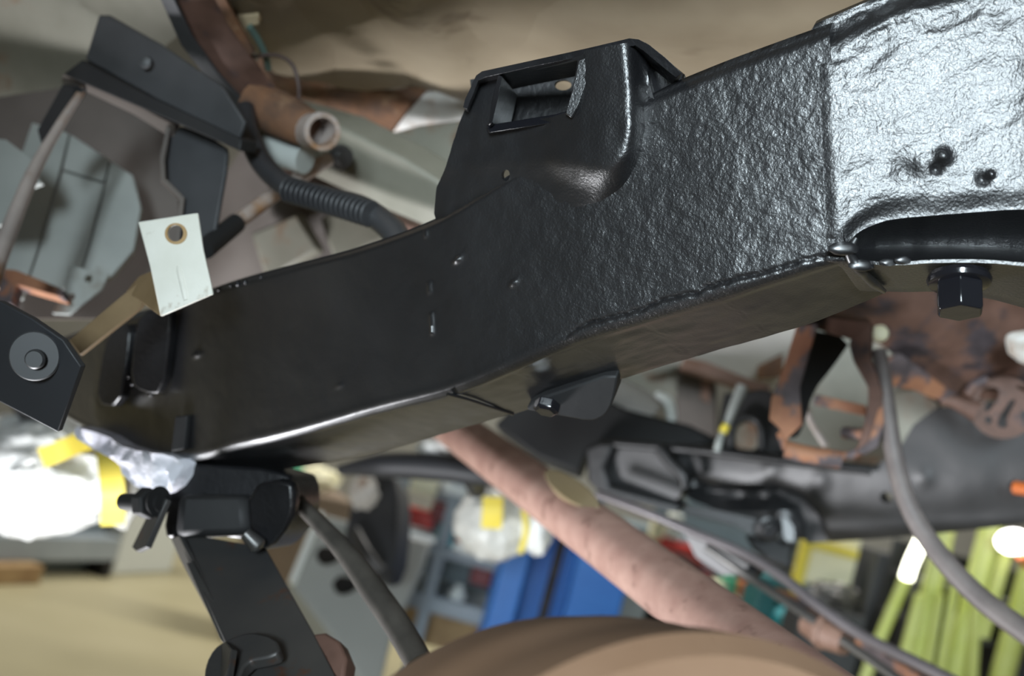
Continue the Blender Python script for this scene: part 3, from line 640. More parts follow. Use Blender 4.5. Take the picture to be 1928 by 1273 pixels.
o = tube('brake_cable', [(540, 905, 1.24), (562, 945, 1.22), (610, 995, 1.19), (660, 1052, 1.16), (705, 1115, 1.13), (750, 1180, 1.10), (790, 1250, 1.07)], [0.008, 0.0075, 0.0095, 0.012, 0.0125, 0.0125], 'cable_grey', n=8, sides=16); tag(o, 'dark grey sheathed cable slanting down from the spring hanger', 'cable')

# ================================================================== FAR FRAME RAIL
fr = thing('frame_rail', 'black frame rail with stepped recess and round holes behind the axle tube', 'frame rail', P(1500, 1030, 2.1))
FD = plane_depth([(1100, 840, 2.25), (1928, 770, 1.85), (1928, 990, 1.85), (1480, 1030, 2.05)])
def fdisp(x, y, p):
    # pressed groove stepping down along the recess
    gy = 925 if x < 1450 else 925 + (x - 1450) * 2.2
    g = 0.0
    path = [(1280, 912), (1330, 935), (1400, 940), (1450, 935), (1490, 950), (1512, 985), (1520, 1035)]
    best = 1e9
    for a, b in zip(path, path[1:]):
        a, b, q = Vector(a), Vector(b), Vector((x, y)); ab = b - a; t = max(0, min(1, (q - a).dot(ab) / ab.length_squared)); best = min(best, (q - a - ab * t).length)
    h = -0.05 * gs(best, 16)
    h -= 0.045 * (max(0, y - 860) / 170) ** 2 * (1 if x > 1450 else 0.3)
    h += 0.004 * gs(y - 1012 + (x - 1480) * .06, 14)
    for cx, cy in ((1455, 882), (1545, 905), (1740, 900), (1430, 990)): h += 0.004 * math.exp(-((x - cx) ** 2 + (y - cy) ** 2) / 160.0)
    return h + 0.0015 * nz(p, 14, 2)
sheet('web', [(1265, 838), (1350, 846), (1480, 862), (1640, 882), (1690, 850), (1720, 800), (1760, 770), (1930, 750), (2100, 740), (2100, 960), (1930, 990), (1800, 1006), (1640, 1022), (1500, 1032), (1500, 1026), (1400, 985), (1300, 945), (1275, 930)], FD, 0.05, 'far_paint', fr, holes=[circle(1666, 938, 12, 11, 16), circle(1912, 916, 13, 12, 16)], step=11, disp=fdisp)
sheet('boxed_end', [(1135, 832), (1250, 842), (1262, 850), (1288, 905), (1280, 935), (1265, 948), (1160, 922), (1128, 900)], [(1135, 832, 2.18), (1262, 850, 2.12), (1265, 948, 2.12)], 0.05, 'far_paint', fr, bevel=0.01, step=16)
sheet('end_frame', [(1100, 842), (1130, 830), (1160, 834), (1140, 880), (1150, 915), (1285, 952), (1280, 968), (1130, 930), (1104, 905)], [(1100, 842, 2.16), (1160, 834, 2.14), (1280, 960, 2.10)], 0.06, 'satin_black', fr, bevel=0.008)
tube('top_rail_edge', [(1140, 834, 2.16), (1270, 844, 2.11), (1350, 852, 2.07), (1480, 868, 2.02), (1640, 886, 1.96)], 0.008, 'satin_black', fr)
tube('recess_fold', [(1240, 842, 2.11), (1262, 870, 2.10), (1286, 895, 2.09), (1290, 918, 2.09)], 0.010, 'satin_black', fr)
lo = sheet('recess_tray', [(1288, 952), (1340, 958), (1420, 976), (1468, 975), (1475, 1010), (1440, 1018), (1380, 990), (1290, 968)], [(1288, 952, 2.06), (1468, 975, 2.0), (1440, 1018, 2.0)], 0.02, 'far_paint', fr, bevel=0.004, step=14)
lathe('recess_nut', P(1445, 992, 1.985), -FW - UP * .2, [(0, .022), (.008, .022), (.012, .014), (.022, .013)], 'satin_black', fr, sides=12, bevel=0.002)
sheet('recess_lobe', [(1466, 968), (1485, 972), (1500, 995), (1500, 1024), (1474, 1022), (1470, 995)], [(1466, 968, 1.99), (1500, 995, 1.98), (1480, 1022, 1.98)], 0.02, 'far_paint', fr, bevel=0.006, rnd=1)
sheet('recess_pocket', [(1400, 1005), (1500, 1020), (1490, 1030), (1488, 1070), (1440, 1050), (1415, 1030)], [(1400, 1005, 2.08), (1500, 1020, 2.05), (1450, 1060, 2.05)], 0.04, 'dull_black', fr, bevel=0.006)
sheet('gusset_plate', [(1278, 990), (1330, 1008), (1420, 1045), (1428, 1052), (1400, 1082), (1360, 1085), (1310, 1050)], [(1278, 990, 2.06), (1420, 1045, 2.0), (1360, 1085, 2.03)], 0.006, 'far_paint', fr, holes=[circle(1386, 1042, 7, 9, 12)], bevel=0.001)
sheet('gusset_flange', [(1428, 1050), (1438, 1060), (1408, 1094), (1388, 1084)], [(1428, 1050, 1.99), (1438, 1060, 1.98), (1390, 1086, 1.99)], 0.02, 'satin_black', fr, bevel=0.001)
sheet('arched_bracket', [(1362, 740), (1440, 732), (1470, 745), (1475, 856), (1360, 850), (1352, 800)], [(1362, 740, 2.10), (1475, 745, 2.06), (1360, 850, 2.08)], 0.03, 'satin_black', fr, holes=[rounded([(1380, 846), (1378, 810), (1395, 790), (1420, 795), (1428, 815), (1428, 848)], 1)], bevel=0.004)
tube('arch_rim', [(1376, 840, 2.06), (1378, 806, 2.06), (1398, 786, 2.06), (1424, 792, 2.055), (1434, 815, 2.05), (1434, 845, 2.05)], 0.007, 'satin_black', fr)
dk = sheet('dark_crossmember', [(960, 770), (1100, 730), (1180, 770), (1300, 800), (1360, 830), (1300, 850), (1150, 838), (1105, 850), (1090, 890), (1010, 860), (930, 800)], [(960, 770, 2.25), (1300, 800, 2.2), (1010, 860, 2.22)], 0.08, 'dull_black', fr, bevel=0.006)

# lines along the far rail
o = tube('brake_line', [(1125, 930, 2.10), (1210, 962, 2.06), (1300, 1000, 2.02), (1400, 1042, 1.96), (1470, 1085, 1.90), (1540, 1140, 1.84), (1620, 1195, 1.78), (1720, 1245, 1.7), (1830, 1300, 1.62)], 0.0085, 'line_steel', n=8); tag(o, 'thin grey brake line sagging below the rail with stepped recess', 'brake line')
o = tube('fuel_line', [(1330, 1030, 2.02), (1405, 1082, 1.98), (1450, 1112, 1.94), (1520, 1160, 1.88), (1600, 1215, 1.82), (1700, 1285, 1.74)], 0.0075, 'raw_steel', n=8); tag(o, 'bare steel fuel line running under the brake line', 'fuel line')
o = sheet('rusty_strip', [(1450, 1110), (1475, 1120), (1560, 1175), (1640, 1215), (1760, 1290), (1700, 1290), (1600, 1225), (1530, 1180)], [(1450, 1110, 2.1), (1760, 1290, 1.8), (1600, 1225, 1.95)], 0.015, 'rust_orange', None, bevel=0.002, step=20); tag(o, 'orange rusty flat strip beside the lower lines', 'strip')
jt = thing('line_fitting', 'pinkish rusted pipe union between the lower lines', 'fitting', P(1570, 1220, 1.85))
tube('fitting_body', [(1520, 1172, 1.9), (1555, 1190, 1.87), (1595, 1208, 1.84)], [0.020, 0.026, 0.022], 'flesh_rust', jt, sides=18)
lathe('fitting_collar', P(1548, 1186, 1.875), P(1595, 1208, 1.84) - P(1520, 1172, 1.9), [(0, .030), (.012, .030)], 'flesh_rust', jt, sides=8, bevel=0.002)
o = tube('brake_hose', [(1655, 660, 1.55), (1662, 700, 1.54), (1672, 780, 1.53), (1684, 860, 1.52), (1706, 940, 1.50), (1740, 1005, 1.48), (1790, 1070, 1.45), (1850, 1130, 1.42), (1930, 1190, 1.38), (2000, 1235, 1.35)], [0.009, 0.0105, 0.0115, 0.012, 0.0125, 0.013, 0.014], 'hose_rubber', n=10, sides=18); tag(o, 'grey rubber brake hose hanging from the rusty crossmember', 'brake hose')

# ================================================================== RUSTY CROSSMEMBER, HANGER CAGE, PIERCED DISC
xm = thing('rusty_crossmember', 'dark brown rusty crossmember channel running down to the rail with stepped recess', 'crossmember', P(1750, 770, 1.8))
sheet('channel_wall', [(1480, 600), (1600, 575), (1700, 560), (1980, 560), (1980, 740), (1880, 760), (1800, 765), (1740, 720), (1660, 655), (1560, 620)], [(1480, 600, 1.62), (1928, 560, 1.66), (1850, 760, 1.8)], 0.02, 'rust_brown', xm, step=30, disp=lambda x, y, p: 0.01 * math.sin((x * .5 - y) * .03))
sheet('channel_ledge', [(1672, 680), (1700, 670), (1760, 715), (1815, 755), (1790, 765), (1720, 735), (1670, 730)], [(1672, 680, 1.68), (1815, 755, 1.78), (1700, 730, 1.72)], 0.01, 'rust_orange', xm, bevel=0.002)
lathe('pale_bolt', P(1655, 628, 1.58), -FW, [(0, .011), (.006, .011), (.010, .007)], 'cream_card', xm, sides=14)
sheet('pale_bracket', [(1680, 735), (1740, 732), (1770, 760), (1768, 800), (1740, 850), (1690, 850), (1680, 800)], [(1680, 735, 1.95), (1770, 760, 1.92), (1700, 850, 1.95)], 0.02, 'bed_olive', xm, bevel=0.004)
sheet('light_ledge', [(1892, 636), (1980, 620), (1980, 690), (1930, 695), (1900, 672)], [(1880, 620, 1.60), (1980, 600, 1.58), (1930, 705, 1.62)], 0.02, 'bed_pale', xm, bevel=0.01)

cg = thing('rusty_hanger', 'rust flaked steel hanger cage with open bottom bar', 'hanger', P(1550, 875, 1.55))
sheet('outer_arm', [(1500, 612), (1540, 610), (1520, 680), (1505, 730), (1510, 800), (1478, 830), (1466, 806), (1448, 790), (1452, 750), (1476, 690)], [(1500, 612, 1.54), (1540, 610, 1.53), (1460, 800, 1.56)], 0.006, 'rust_orange', cg, bevel=0.001)
sheet('outer_web', [(1504, 618), (1608, 636), (1570, 690), (1530, 740), (1515, 800), (1500, 828), (1474, 820), (1490, 740), (1502, 690)], [(1504, 618, 1.56), (1608, 636, 1.60), (1500, 828, 1.60)], 0.006, 'dull_black', cg, bevel=0.001, rnd=1)
sheet('inner_arm', [(1608, 612), (1642, 610), (1640, 680), (1650, 700), (1662, 740), (1660, 800), (1648, 840), (1618, 852), (1612, 845), (1622, 820), (1634, 760), (1634, 730), (1606, 680), (1598, 650)], [(1608, 612, 1.54), (1642, 610, 1.53), (1640, 840, 1.53)], 0.012, 'rust_brown', cg, bevel=0.002)
sheet('arm_edge', [(1648, 790), (1662, 740), (1664, 800), (1652, 842), (1626, 856), (1612, 850), (1634, 832)], [(1648, 790, 1.525), (1664, 800, 1.52), (1620, 850, 1.525)], 0.01, 'rust_orange', cg, bevel=0.001)
tube('bottom_bar', [(1478, 846, 1.56), (1520, 856, 1.555), (1584, 866, 1.55)], 0.0115, 'rust_orange', cg, sides=14)
tube('bottom_lip', [(1470, 815, 1.57), (1476, 832, 1.565), (1482, 846, 1.56)], 0.006, 'rust_orange', cg)
tube('thin_bar', [(1580, 860, 1.55), (1605, 856, 1.545), (1620, 848, 1.54)], 0.006, 'rust_orange', cg)
tube('side_peg', [(1590, 815, 1.57), (1630, 818, 1.54)], 0.008, 'rust_orange', cg)
sheet('rear_bar', [(1535, 742), (1632, 764), (1632, 784), (1530, 762)], [(1535, 742, 1.68), (1632, 764, 1.66), (1530, 762, 1.68)], 0.01, 'rust_orange', cg, bevel=0.002)
sheet('top_bridge', [(1498, 600), (1560, 596), (1640, 606), (1640, 634), (1600, 640), (1540, 622), (1500, 622)], [(1498, 600, 1.54), (1640, 606, 1.53), (1560, 625, 1.54)], 0.02, 'rust_brown', cg, bevel=0.002)
tube('cross_wire', [(1515, 760, 1.72), (1530, 800, 1.70), (1555, 840, 1.68)], 0.005, 'pale_rod', cg)

dsk = thing('pierced_disc', 'mauve rusty round plate pierced by angular openings', 'disc', P(1880, 825, 1.75))
hl = [rounded(h, 1) for h in ([(1846, 732), (1876, 728), (1884, 742), (1862, 778), (1852, 772), (1858, 752), (1842, 758)],
      [(1906, 748), (1914, 756), (1896, 786), (1898, 806), (1880, 806), (1876, 792)], [(1852, 786), (1866, 782), (1870, 796), (1858, 800)], [(1920, 770), (1950, 780), (1950, 796), (1922, 792)], [(1905, 725), (1940, 728), (1940, 745)])]
sheet('disc', circle(1890, 768, 64, 58, 40), [(1830, 770, 1.76), (1950, 770, 1.74), (1890, 825, 1.75)], 0.006, 'rust_brown', dsk, holes=hl, bevel=0.0015)
tube('ear', [(1772, 752, 1.77), (1800, 758, 1.765), (1840, 775, 1.755)], [0.008, 0.010, 0.016], 'rust_brown', dsk)
tube('lobe', [(1822, 745, 1.745), (1835, 725, 1.745), (1860, 714, 1.74)], 0.008, 'rust_brown', dsk)
o = tube('orange_marker', [(1912, 918, 1.80), (1940, 922, 1.78)], 0.010, 'orange_plastic'); tag(o, 'small orange plastic plug in a hole of the rail with stepped recess', 'plug')

# gap between near rail and far rail
gp = thing('bed_side_panels', 'pale and rusty bed side panels glimpsed below the glossy black rail', 'panel', P(1350, 740, 2.4))
sheet('upper_panel', [(1230, 690), (1430, 620), (1520, 600), (1520, 740), (1460, 735), (1380, 735), (1290, 690)], [(1230, 690, 2.35), (1520, 600, 2.3), (1460, 735, 2.4)], 0.01, 'bed_pale', gp, step=24, disp=lambda x, y, p: .01 * nz(p, 6, 2))
sheet('panel_lip', [(1290, 672), (1330, 680), (1400, 708), (1450, 725), (1450, 738), (1380, 724), (1280, 690)], [(1290, 672, 2.32), (1450, 725, 2.30), (1380, 720, 2.3)], 0.02, 'flesh_rust', gp, bevel=0.002)
sheet('rust_block', [(1425, 690), (1475, 665), (1475, 710), (1425, 715)], [(1425, 690, 2.3), (1475, 665, 2.29), (1425, 715, 2.3)], 0.02, 'rust', gp, bevel=0.003)
sheet('olive_panel', [(1150, 715), (1280, 680), (1300, 720), (1280, 830), (1240, 800), (1180, 760)], [(1150, 715, 2.5), (1280, 680, 2.48), (1240, 830, 2.5)], 0.01, 'bed_olive', gp, step=24)
sheet('brown_post', [(1275, 690), (1345, 690), (1350, 860), (1270, 840)], [(1275, 690, 2.45), (1345, 690, 2.43), (1300, 850, 2.45)], 0.03, 'brown_panel', gp, bevel=0.004)
sheet('post_edge', [(1322, 705), (1342, 700), (1336, 760), (1320, 750)], [(1322, 705, 2.42), (1342, 700, 2.42), (1325, 755, 2.42)], 0.01, 'flesh_rust', gp, bevel=0.002)
sheet('inner_backing', [(1290, 640), (1720, 560), (1760, 880), (1300, 860)], [(1290, 640, 2.75), (1720, 560, 2.7), (1300, 860, 2.75)], .02, 'bed_olive', gp)  # backing sheet added for the shade behind the rusty hanger
tube('cream_cylinder', [(1150, 752, 2.34), (1190, 775, 2.32), (1232, 800, 2.30)], [0.045, 0.05, 0.045], 'bed_pale', gp, sides=20)
o = tube('white_hook', [(1236, 742, 2.26), (1256, 756, 2.25), (1264, 785, 2.24), (1260, 812, 2.24)], [0.006, 0.011, 0.010, 0.007], 'white_plastic'); tag(o, 'curved white hook tip hanging above the boxed end of the rail with stepped recess', 'hook')
zt = thing('wire_tie', 'pale green white tie strap with yellow band beside the arched bracket', 'strap', P(1350, 855, 2.0))
tube('strap', [(1398, 728, 2.0), (1380, 770, 1.99), (1366, 806, 1.985)], [0.010, 0.008, 0.005], 'weather_panel', zt)
tube('yellow_band', [(1368, 800, 1.984), (1361, 815, 1.983)], 0.007, 'yellow', zt)
tube('tail', [(1361, 814, 1.983), (1354, 832, 1.98), (1350, 850, 1.98)], [0.004, 0.006, 0.006], 'weather_panel', zt)
o = tube('rear_bumper', [(640, 885, 2.35), (720, 876, 2.3), (820, 880, 2.28), (900, 892, 2.26), (985, 915, 2.25)], [0.010, 0.024, 0.026, 0.022, 0.012], 'plate_black', n=10, sides=20); tag(o, 'black curved bumper bar behind the glossy rail', 'bumper')

# ================================================================== WRAPPED HUBS
def blob(name, c, rx, ry, rz, m, parent, amp=.12, sub=5, seed=0, freq=2.2):
    bm = bmesh.new(); bmesh.ops.create_icosphere(bm, subdivisions=sub, radius=1)
    v = []
    for q in bm.verts:
        n_ = Vector(q.co); k = 1 + amp * nz(n_ + Vector((seed, 0, 0)), freq, 4) + amp * .5 * abs(nz(n_ + Vector((0, seed, 3)), freq * 2.5, 2))
        v.append(c + RX * (n_.x * rx * k) + UP * (n_.y * ry * k) + FW * (n_.z * rz * k))
    f = [tuple(x.index for x in q.verts) for q in bm.faces]; bm.free()
    return link(name, v, f, m, parent)
h1 = thing('wrapped_hub', 'glaring white plastic wrapped hub banded with yellow tape below the dark washer plate', 'wrapped part', P(90, 1015, 2.0))
hb = P(70, 890, 2.05)
blob('plastic_wrap', hb, 0.150, 0.105, 0.12, 'plastic_film', h1, seed=1.3)
def band(name, pts, wd, m, parent, th=.004):
    pts = spline([P(*p) for p in pts], 6); v, f = [], []
    for i, p in enumerate(pts):
        t = (pts[min(i + 1, len(pts) - 1)] - pts[max(i - 1, 0)]).normalized(); s = t.cross((p - CAM).normalized()).normalized(); nn = t.cross(s).normalized()
        v += [p - s * wd / 2, p + s * wd / 2, p + s * wd / 2 + nn * th, p - s * wd / 2 + nn * th]
    for i in range(len(pts) - 1):
        for j in range(4): f.append((4 * i + j, 4 * i + (j + 1) % 4, 4 * i + 4 + (j + 1) % 4, 4 * i + 4 + j))
    f += [(0, 1, 2, 3), tuple(range(4 * len(pts) - 4, 4 * len(pts)))]
    return link(name, v, f, m, parent)
band('tape_band', [(198, 820, 1.95), (206, 870, 1.90), (212, 930, 1.89), (212, 985, 1.94)], 0.036, 'tape_yellow', h1)
band('tape_band', [(80, 862, 1.92), (120, 846, 1.915), (170, 826, 1.94)], 0.032, 'tape_yellow', h1)
blob('film_tail', P(228, 905, 1.96), 0.03, 0.075, 0.04, 'clear_film', h1, seed=4.1, sub=4)
tube('hub_stub', [(90, 800, 2.05), (60, 760, 2.0), (40, 720, 1.9)], 0.03, 'dull_black', h1)
h2 = thing('wrapped_hub', 'clear plastic wrapped hub with yellow tape in front of the blue lift post', 'wrapped part', P(940, 1062, 2.6))
hb2 = P(932, 985, 2.6)
blob('plastic_wrap', hb2, 0.083, 0.078, 0.08, 'clear_film', h2, seed=7.7)
band('tape_band', [(928, 936, 2.5), (927, 965, 2.492), (925, 994, 2.5)], 0.042, 'tape_yellow', h2)
blob('film_tail', P(1010, 990, 2.55), 0.034, 0.06, 0.04, 'plastic_film', h2, seed=2.2, sub=4)
band('tape_edge', [(986, 960, 2.52), (990, 1000, 2.51), (980, 1040, 2.53)], 0.012, 'tape_yellow', h2)
tube('hub_stub', [(900, 925, 2.6), (892, 908, 2.45), (885, 892, 2.27)], 0.02, 'dull_black', h2)
o = blob('plastic_bag', P(836, 846, 2.33), 0.052, 0.030, 0.05, 'plastic_film', None, seed=9, sub=4); tag(o, 'bright white plastic bag wedged behind the bumper', 'bag')
o['label'] = 'bright white plastic bag resting on the curved black bumper'

# ================================================================== WORKSHOP BEHIND
def upright(name, px, py_bottom, d, size, m, parent=None, yaw=0, bevel=.006):
    return box(name, P(px, py_bottom, d), size, m, parent, yaw=yaw, bevel=bevel)
def on_floor(px, py): return floor_at(px, py)
# low steel bench at the left
def floor_axes(x0, x1, y0, y1):
    a, b = floor_at(x0, y0), floor_at(x1, y1); u = (b - a).normalized(); n_ = Vector((-u.y, u.x, 0))
    if n_.y < 0: n_ = -n_
    return (a + b) / 2, (b - a).length, (u, n_, Vector((0, 0, 1)))
g, ln, bx_ = floor_axes(-160, 208, 1094, 1088); sb = thing('steel_bench', 'low blue grey steel bench standing on the tan floor', 'bench', g)
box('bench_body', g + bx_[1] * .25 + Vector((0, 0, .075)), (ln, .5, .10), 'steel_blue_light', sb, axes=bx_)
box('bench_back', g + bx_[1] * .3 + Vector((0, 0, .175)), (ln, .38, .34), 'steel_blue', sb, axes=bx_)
box('shadow_gap_box', g + bx_[1] * .2, (ln * .98, .2, .08), 'steel_blue', sb, axes=bx_)  # box added to stand for the shadow gap under the bench
for k in (-.47, .0, .47): box('bench_foot', g + bx_[0] * (k * ln) + bx_[1] * .06, (.05, .12, .08), 'dull_black', sb, axes=bx_)
o = box('wood_block', g + bx_[0] * (-.1 * ln) - bx_[1] * .02, (.26, .10, .075), 'wood', axes=bx_); tag(o, 'brown wooden block on the floor under the steel bench', 'block')
g, ln, bx_ = floor_axes(218, 328, 1086, 1080); o = box('white_carton', g + bx_[1] * .15 + Vector((0, 0, .0)), (ln, .26, .36), 'white_box', axes=bx_, bevel=.01); tag(o, 'plain white carton standing on the tan floor', 'carton')
g = P(578, 905, 5.0); g.z = 0; o = box('brown_carton', g, (.36, .3, P(590, 905, 5.0).z - .035), 'carton', yaw=.3, bevel=.01); tag(o, 'brown cardboard carton behind the grey cabinet', 'carton')
# grey cabinet tipped on its side
gc = thing('grey_cabinet', 'light grey metal cabinet with two black latches', 'cabinet', P(640, 1250, 3.3))
sheet('cabinet_front', [(546, 1096), (612, 968), (812, 1020), (800, 1070), (740, 1195), (715, 1300), (690, 1300), (620, 1190)], [(546, 1096, 3.3), (812, 1020, 3.5), (700, 1290, 3.2)], .30, 'cab_grey', gc, bevel=.01)
sheet('cabinet_edge', [(546, 1092), (600, 960), (612, 966), (556, 1100)], [(546, 1092, 3.28), (612, 966, 3.38), (556, 1100, 3.28)], .05, 'white_box', gc, bevel=.004)
for cx, cy in ((618, 1042), (650, 1098)):
    sheet('latch', rounded([(cx - 22, cy - 16), (cx + 18, cy - 12), (cx + 28, cy + 8), (cx - 8, cy + 18)], 1), [(cx - 20, cy - 12, 3.25), (cx + 20, cy - 10, 3.28), (cx, cy + 15, 3.24)], .03, 'dark_void', gc, bevel=.006)
tb = thing('tool_bag', 'black upright bag with white rag tucked in its top', 'bag', P(690, 1060, 3.6))
sheet('bag_body', [(650, 990), (668, 900), (700, 880), (745, 885), (752, 960), (738, 1070), (700, 1080), (640, 1040)], [(650, 990, 3.10), (745, 885, 3.15), (700, 1080, 3.0)], .10, 'plate_black', tb, bevel=.03, rnd=1)
blob('white_rag', P(684, 925, 3.05), .032, .042, .03, 'bed_pale', tb, seed=3, sub=4, amp=.3)
tube('bag_strap', [(668, 1000, 3.03), (690, 1040, 2.98), (715, 1075, 2.97)], .014, 'satin_black', tb)
# steel shelving
sv = thing('steel_shelving', 'blue grey steel shelving unit with open bays', 'shelving', floor_at(860, 1290))
D = 4.2
p0 = P(880, 1290, D)
def shelf_at(py, th, name='shelf'):
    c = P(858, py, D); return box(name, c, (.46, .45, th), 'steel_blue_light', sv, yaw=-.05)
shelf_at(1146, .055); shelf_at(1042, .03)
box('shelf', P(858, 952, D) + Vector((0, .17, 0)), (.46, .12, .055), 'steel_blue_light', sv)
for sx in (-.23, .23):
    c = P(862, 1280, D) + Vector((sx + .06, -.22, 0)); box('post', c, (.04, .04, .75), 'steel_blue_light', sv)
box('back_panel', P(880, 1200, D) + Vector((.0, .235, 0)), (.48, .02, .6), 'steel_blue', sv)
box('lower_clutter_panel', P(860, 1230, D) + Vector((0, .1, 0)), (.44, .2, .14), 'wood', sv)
SH = P(870, 1012, D)
def shelf_item(px, py, name, m, label, cat, size, cyl=False, group=None):
    c = P(px, py, D - .16)
    if cyl:
        o = lathe(name, c, (0, 0, 1), [(0, size[0] * .95), (.01, size[0]), (size[1] * .68, size[0]), (size[1] * .8, size[0] * .5), (size[1], size[0] * .5)], m, sides=20)
    else: o = box(name, c, size, m, bevel=.008)
    return tag(o, label, cat, group)
shelf_item(784, 990, 'red_box', 'red_plastic', 'bright red plastic box on the steel shelf', 'box', (.11, .08, .055))
shelf_item(832, 984, 'dark_red_box', 'dark_red', 'dark red box beside the bright red box', 'box', (.09, .08, .06))
shelf_item(836, 1026, 'teal_bottle', 'teal_plastic', 'teal plastic bottle with pale cap on the shelf', 'bottle', (.034, .12), True)
shelf_item(862, 1020, 'orange_bottle', 'orange_plastic', 'orange bottle beside the teal bottle', 'bottle', (.022, .13), True)
shelf_item(795, 930, 'cream_tub', 'cream_card', 'cream coloured tub on the top shelf of the steel shelving', 'tub', (.09, .08, .07))
shelf_item(855, 932, 'white_tub', 'white_plastic', 'low white tub on the top shelf of the steel shelving', 'tub', (.08, .08, .04))
shelf_item(856, 1140, 'lidded_jar', 'white_plastic', 'small white lidded jar on the lower shelf', 'jar', (.028, .07), True)
shelf_item(902, 1100, 'dark_case', 'dark_red', 'dark red case deep in the middle bay of the shelving', 'case', (.07, .08, .06))
o = blob('yellow_cloth', P(590, 905, 5.0), .10, .05, .06, 'cream_card', None, seed=5, sub=4, amp=.3); tag(o, 'crumpled cream yellow cloth on top of the brown carton', 'cloth')
o = blob('green_cloth', P(556, 892, 5.0), .04, .03, .04, 'green_plastic', None, seed=6, sub=4, amp=.3); tag(o, 'small green cloth lying beside the yellow cloth', 'cloth')
# blue lift post
lp_b = floor_at(1010, 1290); DL = (lp_b - CAM).dot(FW)
lp_b = P(1020, 1200, 3.5); lp_b.z = 0
lp = thing('lift_post', 'blue steel lift column with open channel and grey chain', 'lift post', lp_b)
base_off = (P(1040, 1100, 3.5)); X0 = base_off.x; Y0 = base_off.y
def post_box(dx, dy, sx, sy, m, name): return box(name, (X0 + dx, Y0 + dy, 0), (sx, sy, .90), m, lp, bevel=.006)
post_box(-.125, .0, .075, .26, 'lift_blue', 'left_flange'); post_box(.115, .0, .15, .26, 'lift_blue', 'right_flange'); post_box(0, .14, .33, .04, 'lift_blue', 'back_web')
post_box(-.005, -.02, .026, .02, 'cable_grey', 'lift_chain'); post_box(.045, -.01, .03, .04, 'lift_blue', 'inner_lip')
box('base_plate', (X0, Y0, 0), (.5, .5, .02), 'lift_blue', lp)
# cabinets and cartons right of the lift
def dist_box(px, py, d, w_, dp, h, m, name, label, cat, yaw=0, group=None, to_floor=False):
    c = P(px, py, d)
    if to_floor: h = h + c.z; c.z = 0
    return tag(box(name, c, (w_, dp, h), m, yaw=yaw, bevel=.008), label, cat, group)
dist_box(1160, 1170, 4.4, .126, .4, .30, 'cab_grey', 'grey_locker', 'narrow grey locker beside the blue lift post', 'locker', to_floor=True)
dist_box(1235, 1190, 4.4, .14, .4, .28, 'dark_void', 'dark_locker', 'narrow dark locker beside the grey locker', 'locker', to_floor=True)
rk = thing('stock_rack', 'grey storage rack loaded with red white and green cartons', 'rack', P(1350, 1200, 5.2) * 1)
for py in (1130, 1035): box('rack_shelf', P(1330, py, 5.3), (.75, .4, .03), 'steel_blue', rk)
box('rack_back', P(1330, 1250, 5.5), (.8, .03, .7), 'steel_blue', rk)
items = [(1232, 1015, .05, .08, 'cream_card', 'cream'), (1262, 1012, .05, .10, 'white_plastic', 'white'), (1245, 1032, .10, .05, 'red_plastic', 'red'), (1290, 1055, .14, .06, 'red_plastic', 'long red'),
         (1288, 1072, .10, .035, 'white_plastic', 'flat white'), (1312, 1092, .10, .05, 'dark_red', 'dull red'), (1340, 1110, .10, .04, 'cream_card', 'flat cream'), (1362, 1132, .06, .10, 'green_plastic', 'green'),
         (1398, 1132, .06, .08, 'orange_plastic', 'orange'), (1385, 1150, .06, .06, 'white_plastic', 'small white')]
for x, y, w_, h, m, nm in items:
    dist_box(x, y, 5.0, w_, .10, h, m, 'carton', nm + ' carton stacked on the storage rack', 'carton', group='cartons on the storage rack')
dist_box(1440, 1190, 4.8, .19, .2, .22, 'teal_dark', 'teal_crate', 'dark teal crate below the storage rack', 'crate', yaw=.1)
o = blob('pale_teal_bag', P(1480, 1165, 4.7), .055, .05, .05, 'teal_plastic', None, seed=8, sub=4); tag(o, 'pale teal bag beside the dark teal crate', 'bag')
yf = thing('yellow_frame_sign', 'cream board in a bright yellow frame beside the dark grey cabinet', 'board', P(1545, 1130, 4.4))
box('board', P(1548, 1105, 4.4), (.19, .03, .20), 'cream_card', yf); box('frame_side', P(1498, 1105, 4.38), (.035, .05, .22), 'yellow', yf); [box('leg', P(x_, 1105, 4.4) * 1 - Vector((0, 0, P(x_, 1105, 4.4).z)), (.03, .03, P(x_, 1105, 4.4).z), 'yellow', yf) for x_ in (1500, 1590)]; box('frame_top', P(1560, 1040, 4.38), (.2, .05, .03), 'yellow', yf)
o = blob('foil_parts', P(1560, 1125, 4.2), .09, .045, .05, 'raw_steel', None, seed=11, sub=4, amp=.35); tag(o, 'heap of grey metal parts below the yellow framed board', 'metal parts')
fz = P(1560, 1125, 4.2); fz.z = 0; o = box('parts_drum', fz, (.22, .22, P(1560, 1125, 4.2).z - .03), 'dark_grey_panel'); tag(o, 'dark grey steel pedestal under the heap of metal parts', 'pedestal')
cz_ = P(1440, 1190, 4.8); o = box('crate_pedestal', (cz_.x, cz_.y, 0), (.26, .24, cz_.z), 'cab_grey'); tag(o, 'plain grey pedestal carrying the dark teal crate', 'pedestal')
dist_box(1655, 1200, 4.4, .24, .3, .30, 'dark_grey_panel', 'dark_cabinet', 'dark grey cabinet beside the lit tube lamp', 'cabinet', to_floor=True)
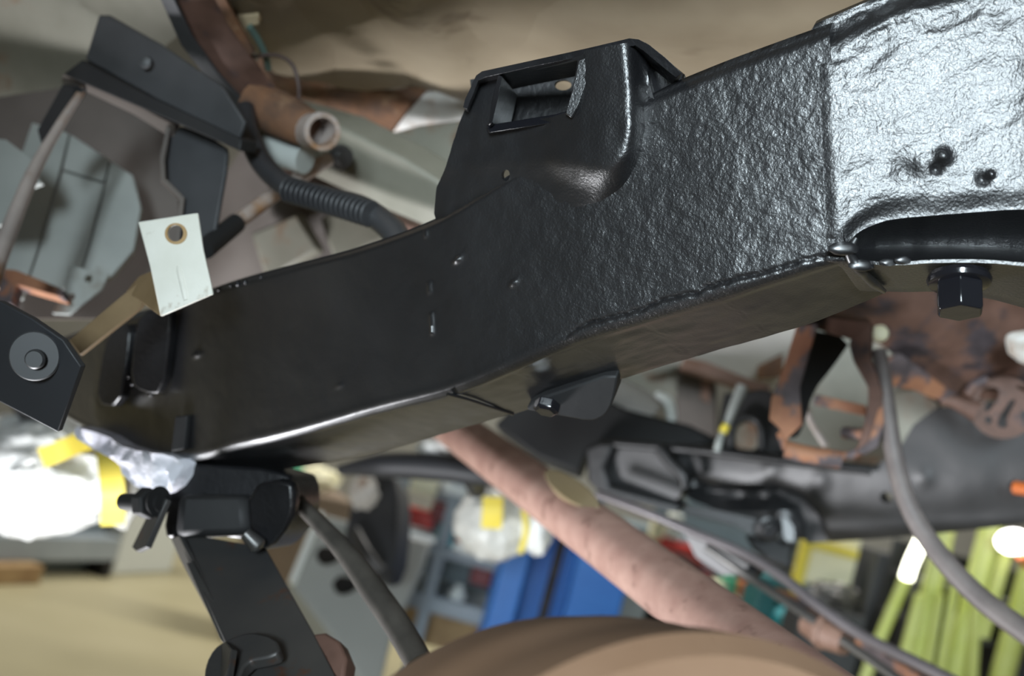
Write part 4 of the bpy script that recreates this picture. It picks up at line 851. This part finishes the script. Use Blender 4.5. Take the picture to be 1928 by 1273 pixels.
# yellow green poles
tl = thing('tube_lamp', 'glowing white tube lamp on a yellow stand', 'lamp', P(1668, 1210, 3.9))
tube('glass_tube', [(1738, 1012, 3.9), (1716, 1060, 3.9), (1706, 1090, 3.9)], .020, 'tube_glow', tl)
tube('stand', [(1704, 1092, 3.9), (1652, 1215, 3.9), (1625, 1290, 3.9)], .019, 'lime', tl)
for i, (xt, yt, xb, yb, r) in enumerate(((1780, 990, 1716, 1290, .032), (1870, 985, 1790, 1300, .038), (1945, 1060, 1880, 1300, .036), (1800, 1090, 1765, 1290, .014), (1770, 1120, 1742, 1290, .012), (1840, 1130, 1830, 1300, .016), (1905, 1010, 1850, 1200, .020), (1735, 1120, 1690, 1290, .02))):
    a, b = P(xt, yt, 3.8 if r > .025 else 3.72), P(xb, yb, 3.8 if r > .025 else 3.72)
    o = tube('lime_pole', [b, b.lerp(a, .5), a], r, 'lime', None, raw=True, sides=16)
    lab = ('thick yellow green pole next to the glowing tube lamp', 'thick yellow green pole behind the white teardrop glint', 'thick yellow green pole under the bright bulb lamp')
    tag(o, lab[i] if i < 3 else 'thin yellow green pole among the thick poles', 'pole', 'thick yellow green poles' if i < 3 else 'thin yellow green poles')
bl = thing('bulb_lamp', 'bright white bulb lamp with red orange collar above the poles', 'lamp', P(1910, 1060, 3.6))
blob('bulb', P(1908, 1020, 3.6), .050, .035, .035, 'lamp_glow', bl, amp=.03, sub=4)
tube('collar', [(1930, 1040, 3.6), (1945, 1060, 3.6)], .03, 'orange_plastic', bl)
cu = P(1870, 1125, 3.95); gb = P(1802, 1168, 3.95)
cb_ = thing('open_rack', 'dark open rack standing behind the yellow green poles', 'rack', (cu.x, cu.y, 0))
box('shelf', (cu.x + .05, cu.y + .12, cu.z - .02), (.6, .3, .02), 'dark_grey_panel', cb_)
box('shelf', (cu.x + .05, cu.y + .12, gb.z - .05), (.6, .3, .02), 'dark_grey_panel', cb_)
box('back', (cu.x + .05, cu.y + .28, 0), (.62, .02, cu.z + .1), 'dark_grey_panel', cb_)
for sx in (-.25, .35): box('post', (cu.x + sx, cu.y, 0), (.03, .03, cu.z - .02), 'dark_grey_panel', cb_)
o = lathe('white_glint', cu, (0, 0, 1), [(0, .018), (.004, .020), (.06, .026), (.06, .023), (.006, .017)], 'white_plastic', sides=20); tag(o, 'small white glint shape among the yellow green poles', 'cup')  # white cup shape stands in for a blurred glint
o = lathe('teardrop_glint', (gb.x, gb.y, gb.z - .03), (0, 0, 1), [(0, .012), (.01, .020), (.025, .021), (.04, .012), (.055, .006), (.06, .006)], 'white_plastic', sides=20); tag(o, 'small white teardrop glint shape between the poles', 'bottle')  # white drop shape stands in for another blurred glint
dist_box(1720, 1130, 5.2, .12, .2, .10, 'dark_red', 'red_locker', 'narrow dark red locker behind the yellow green poles', 'locker', to_floor=True)
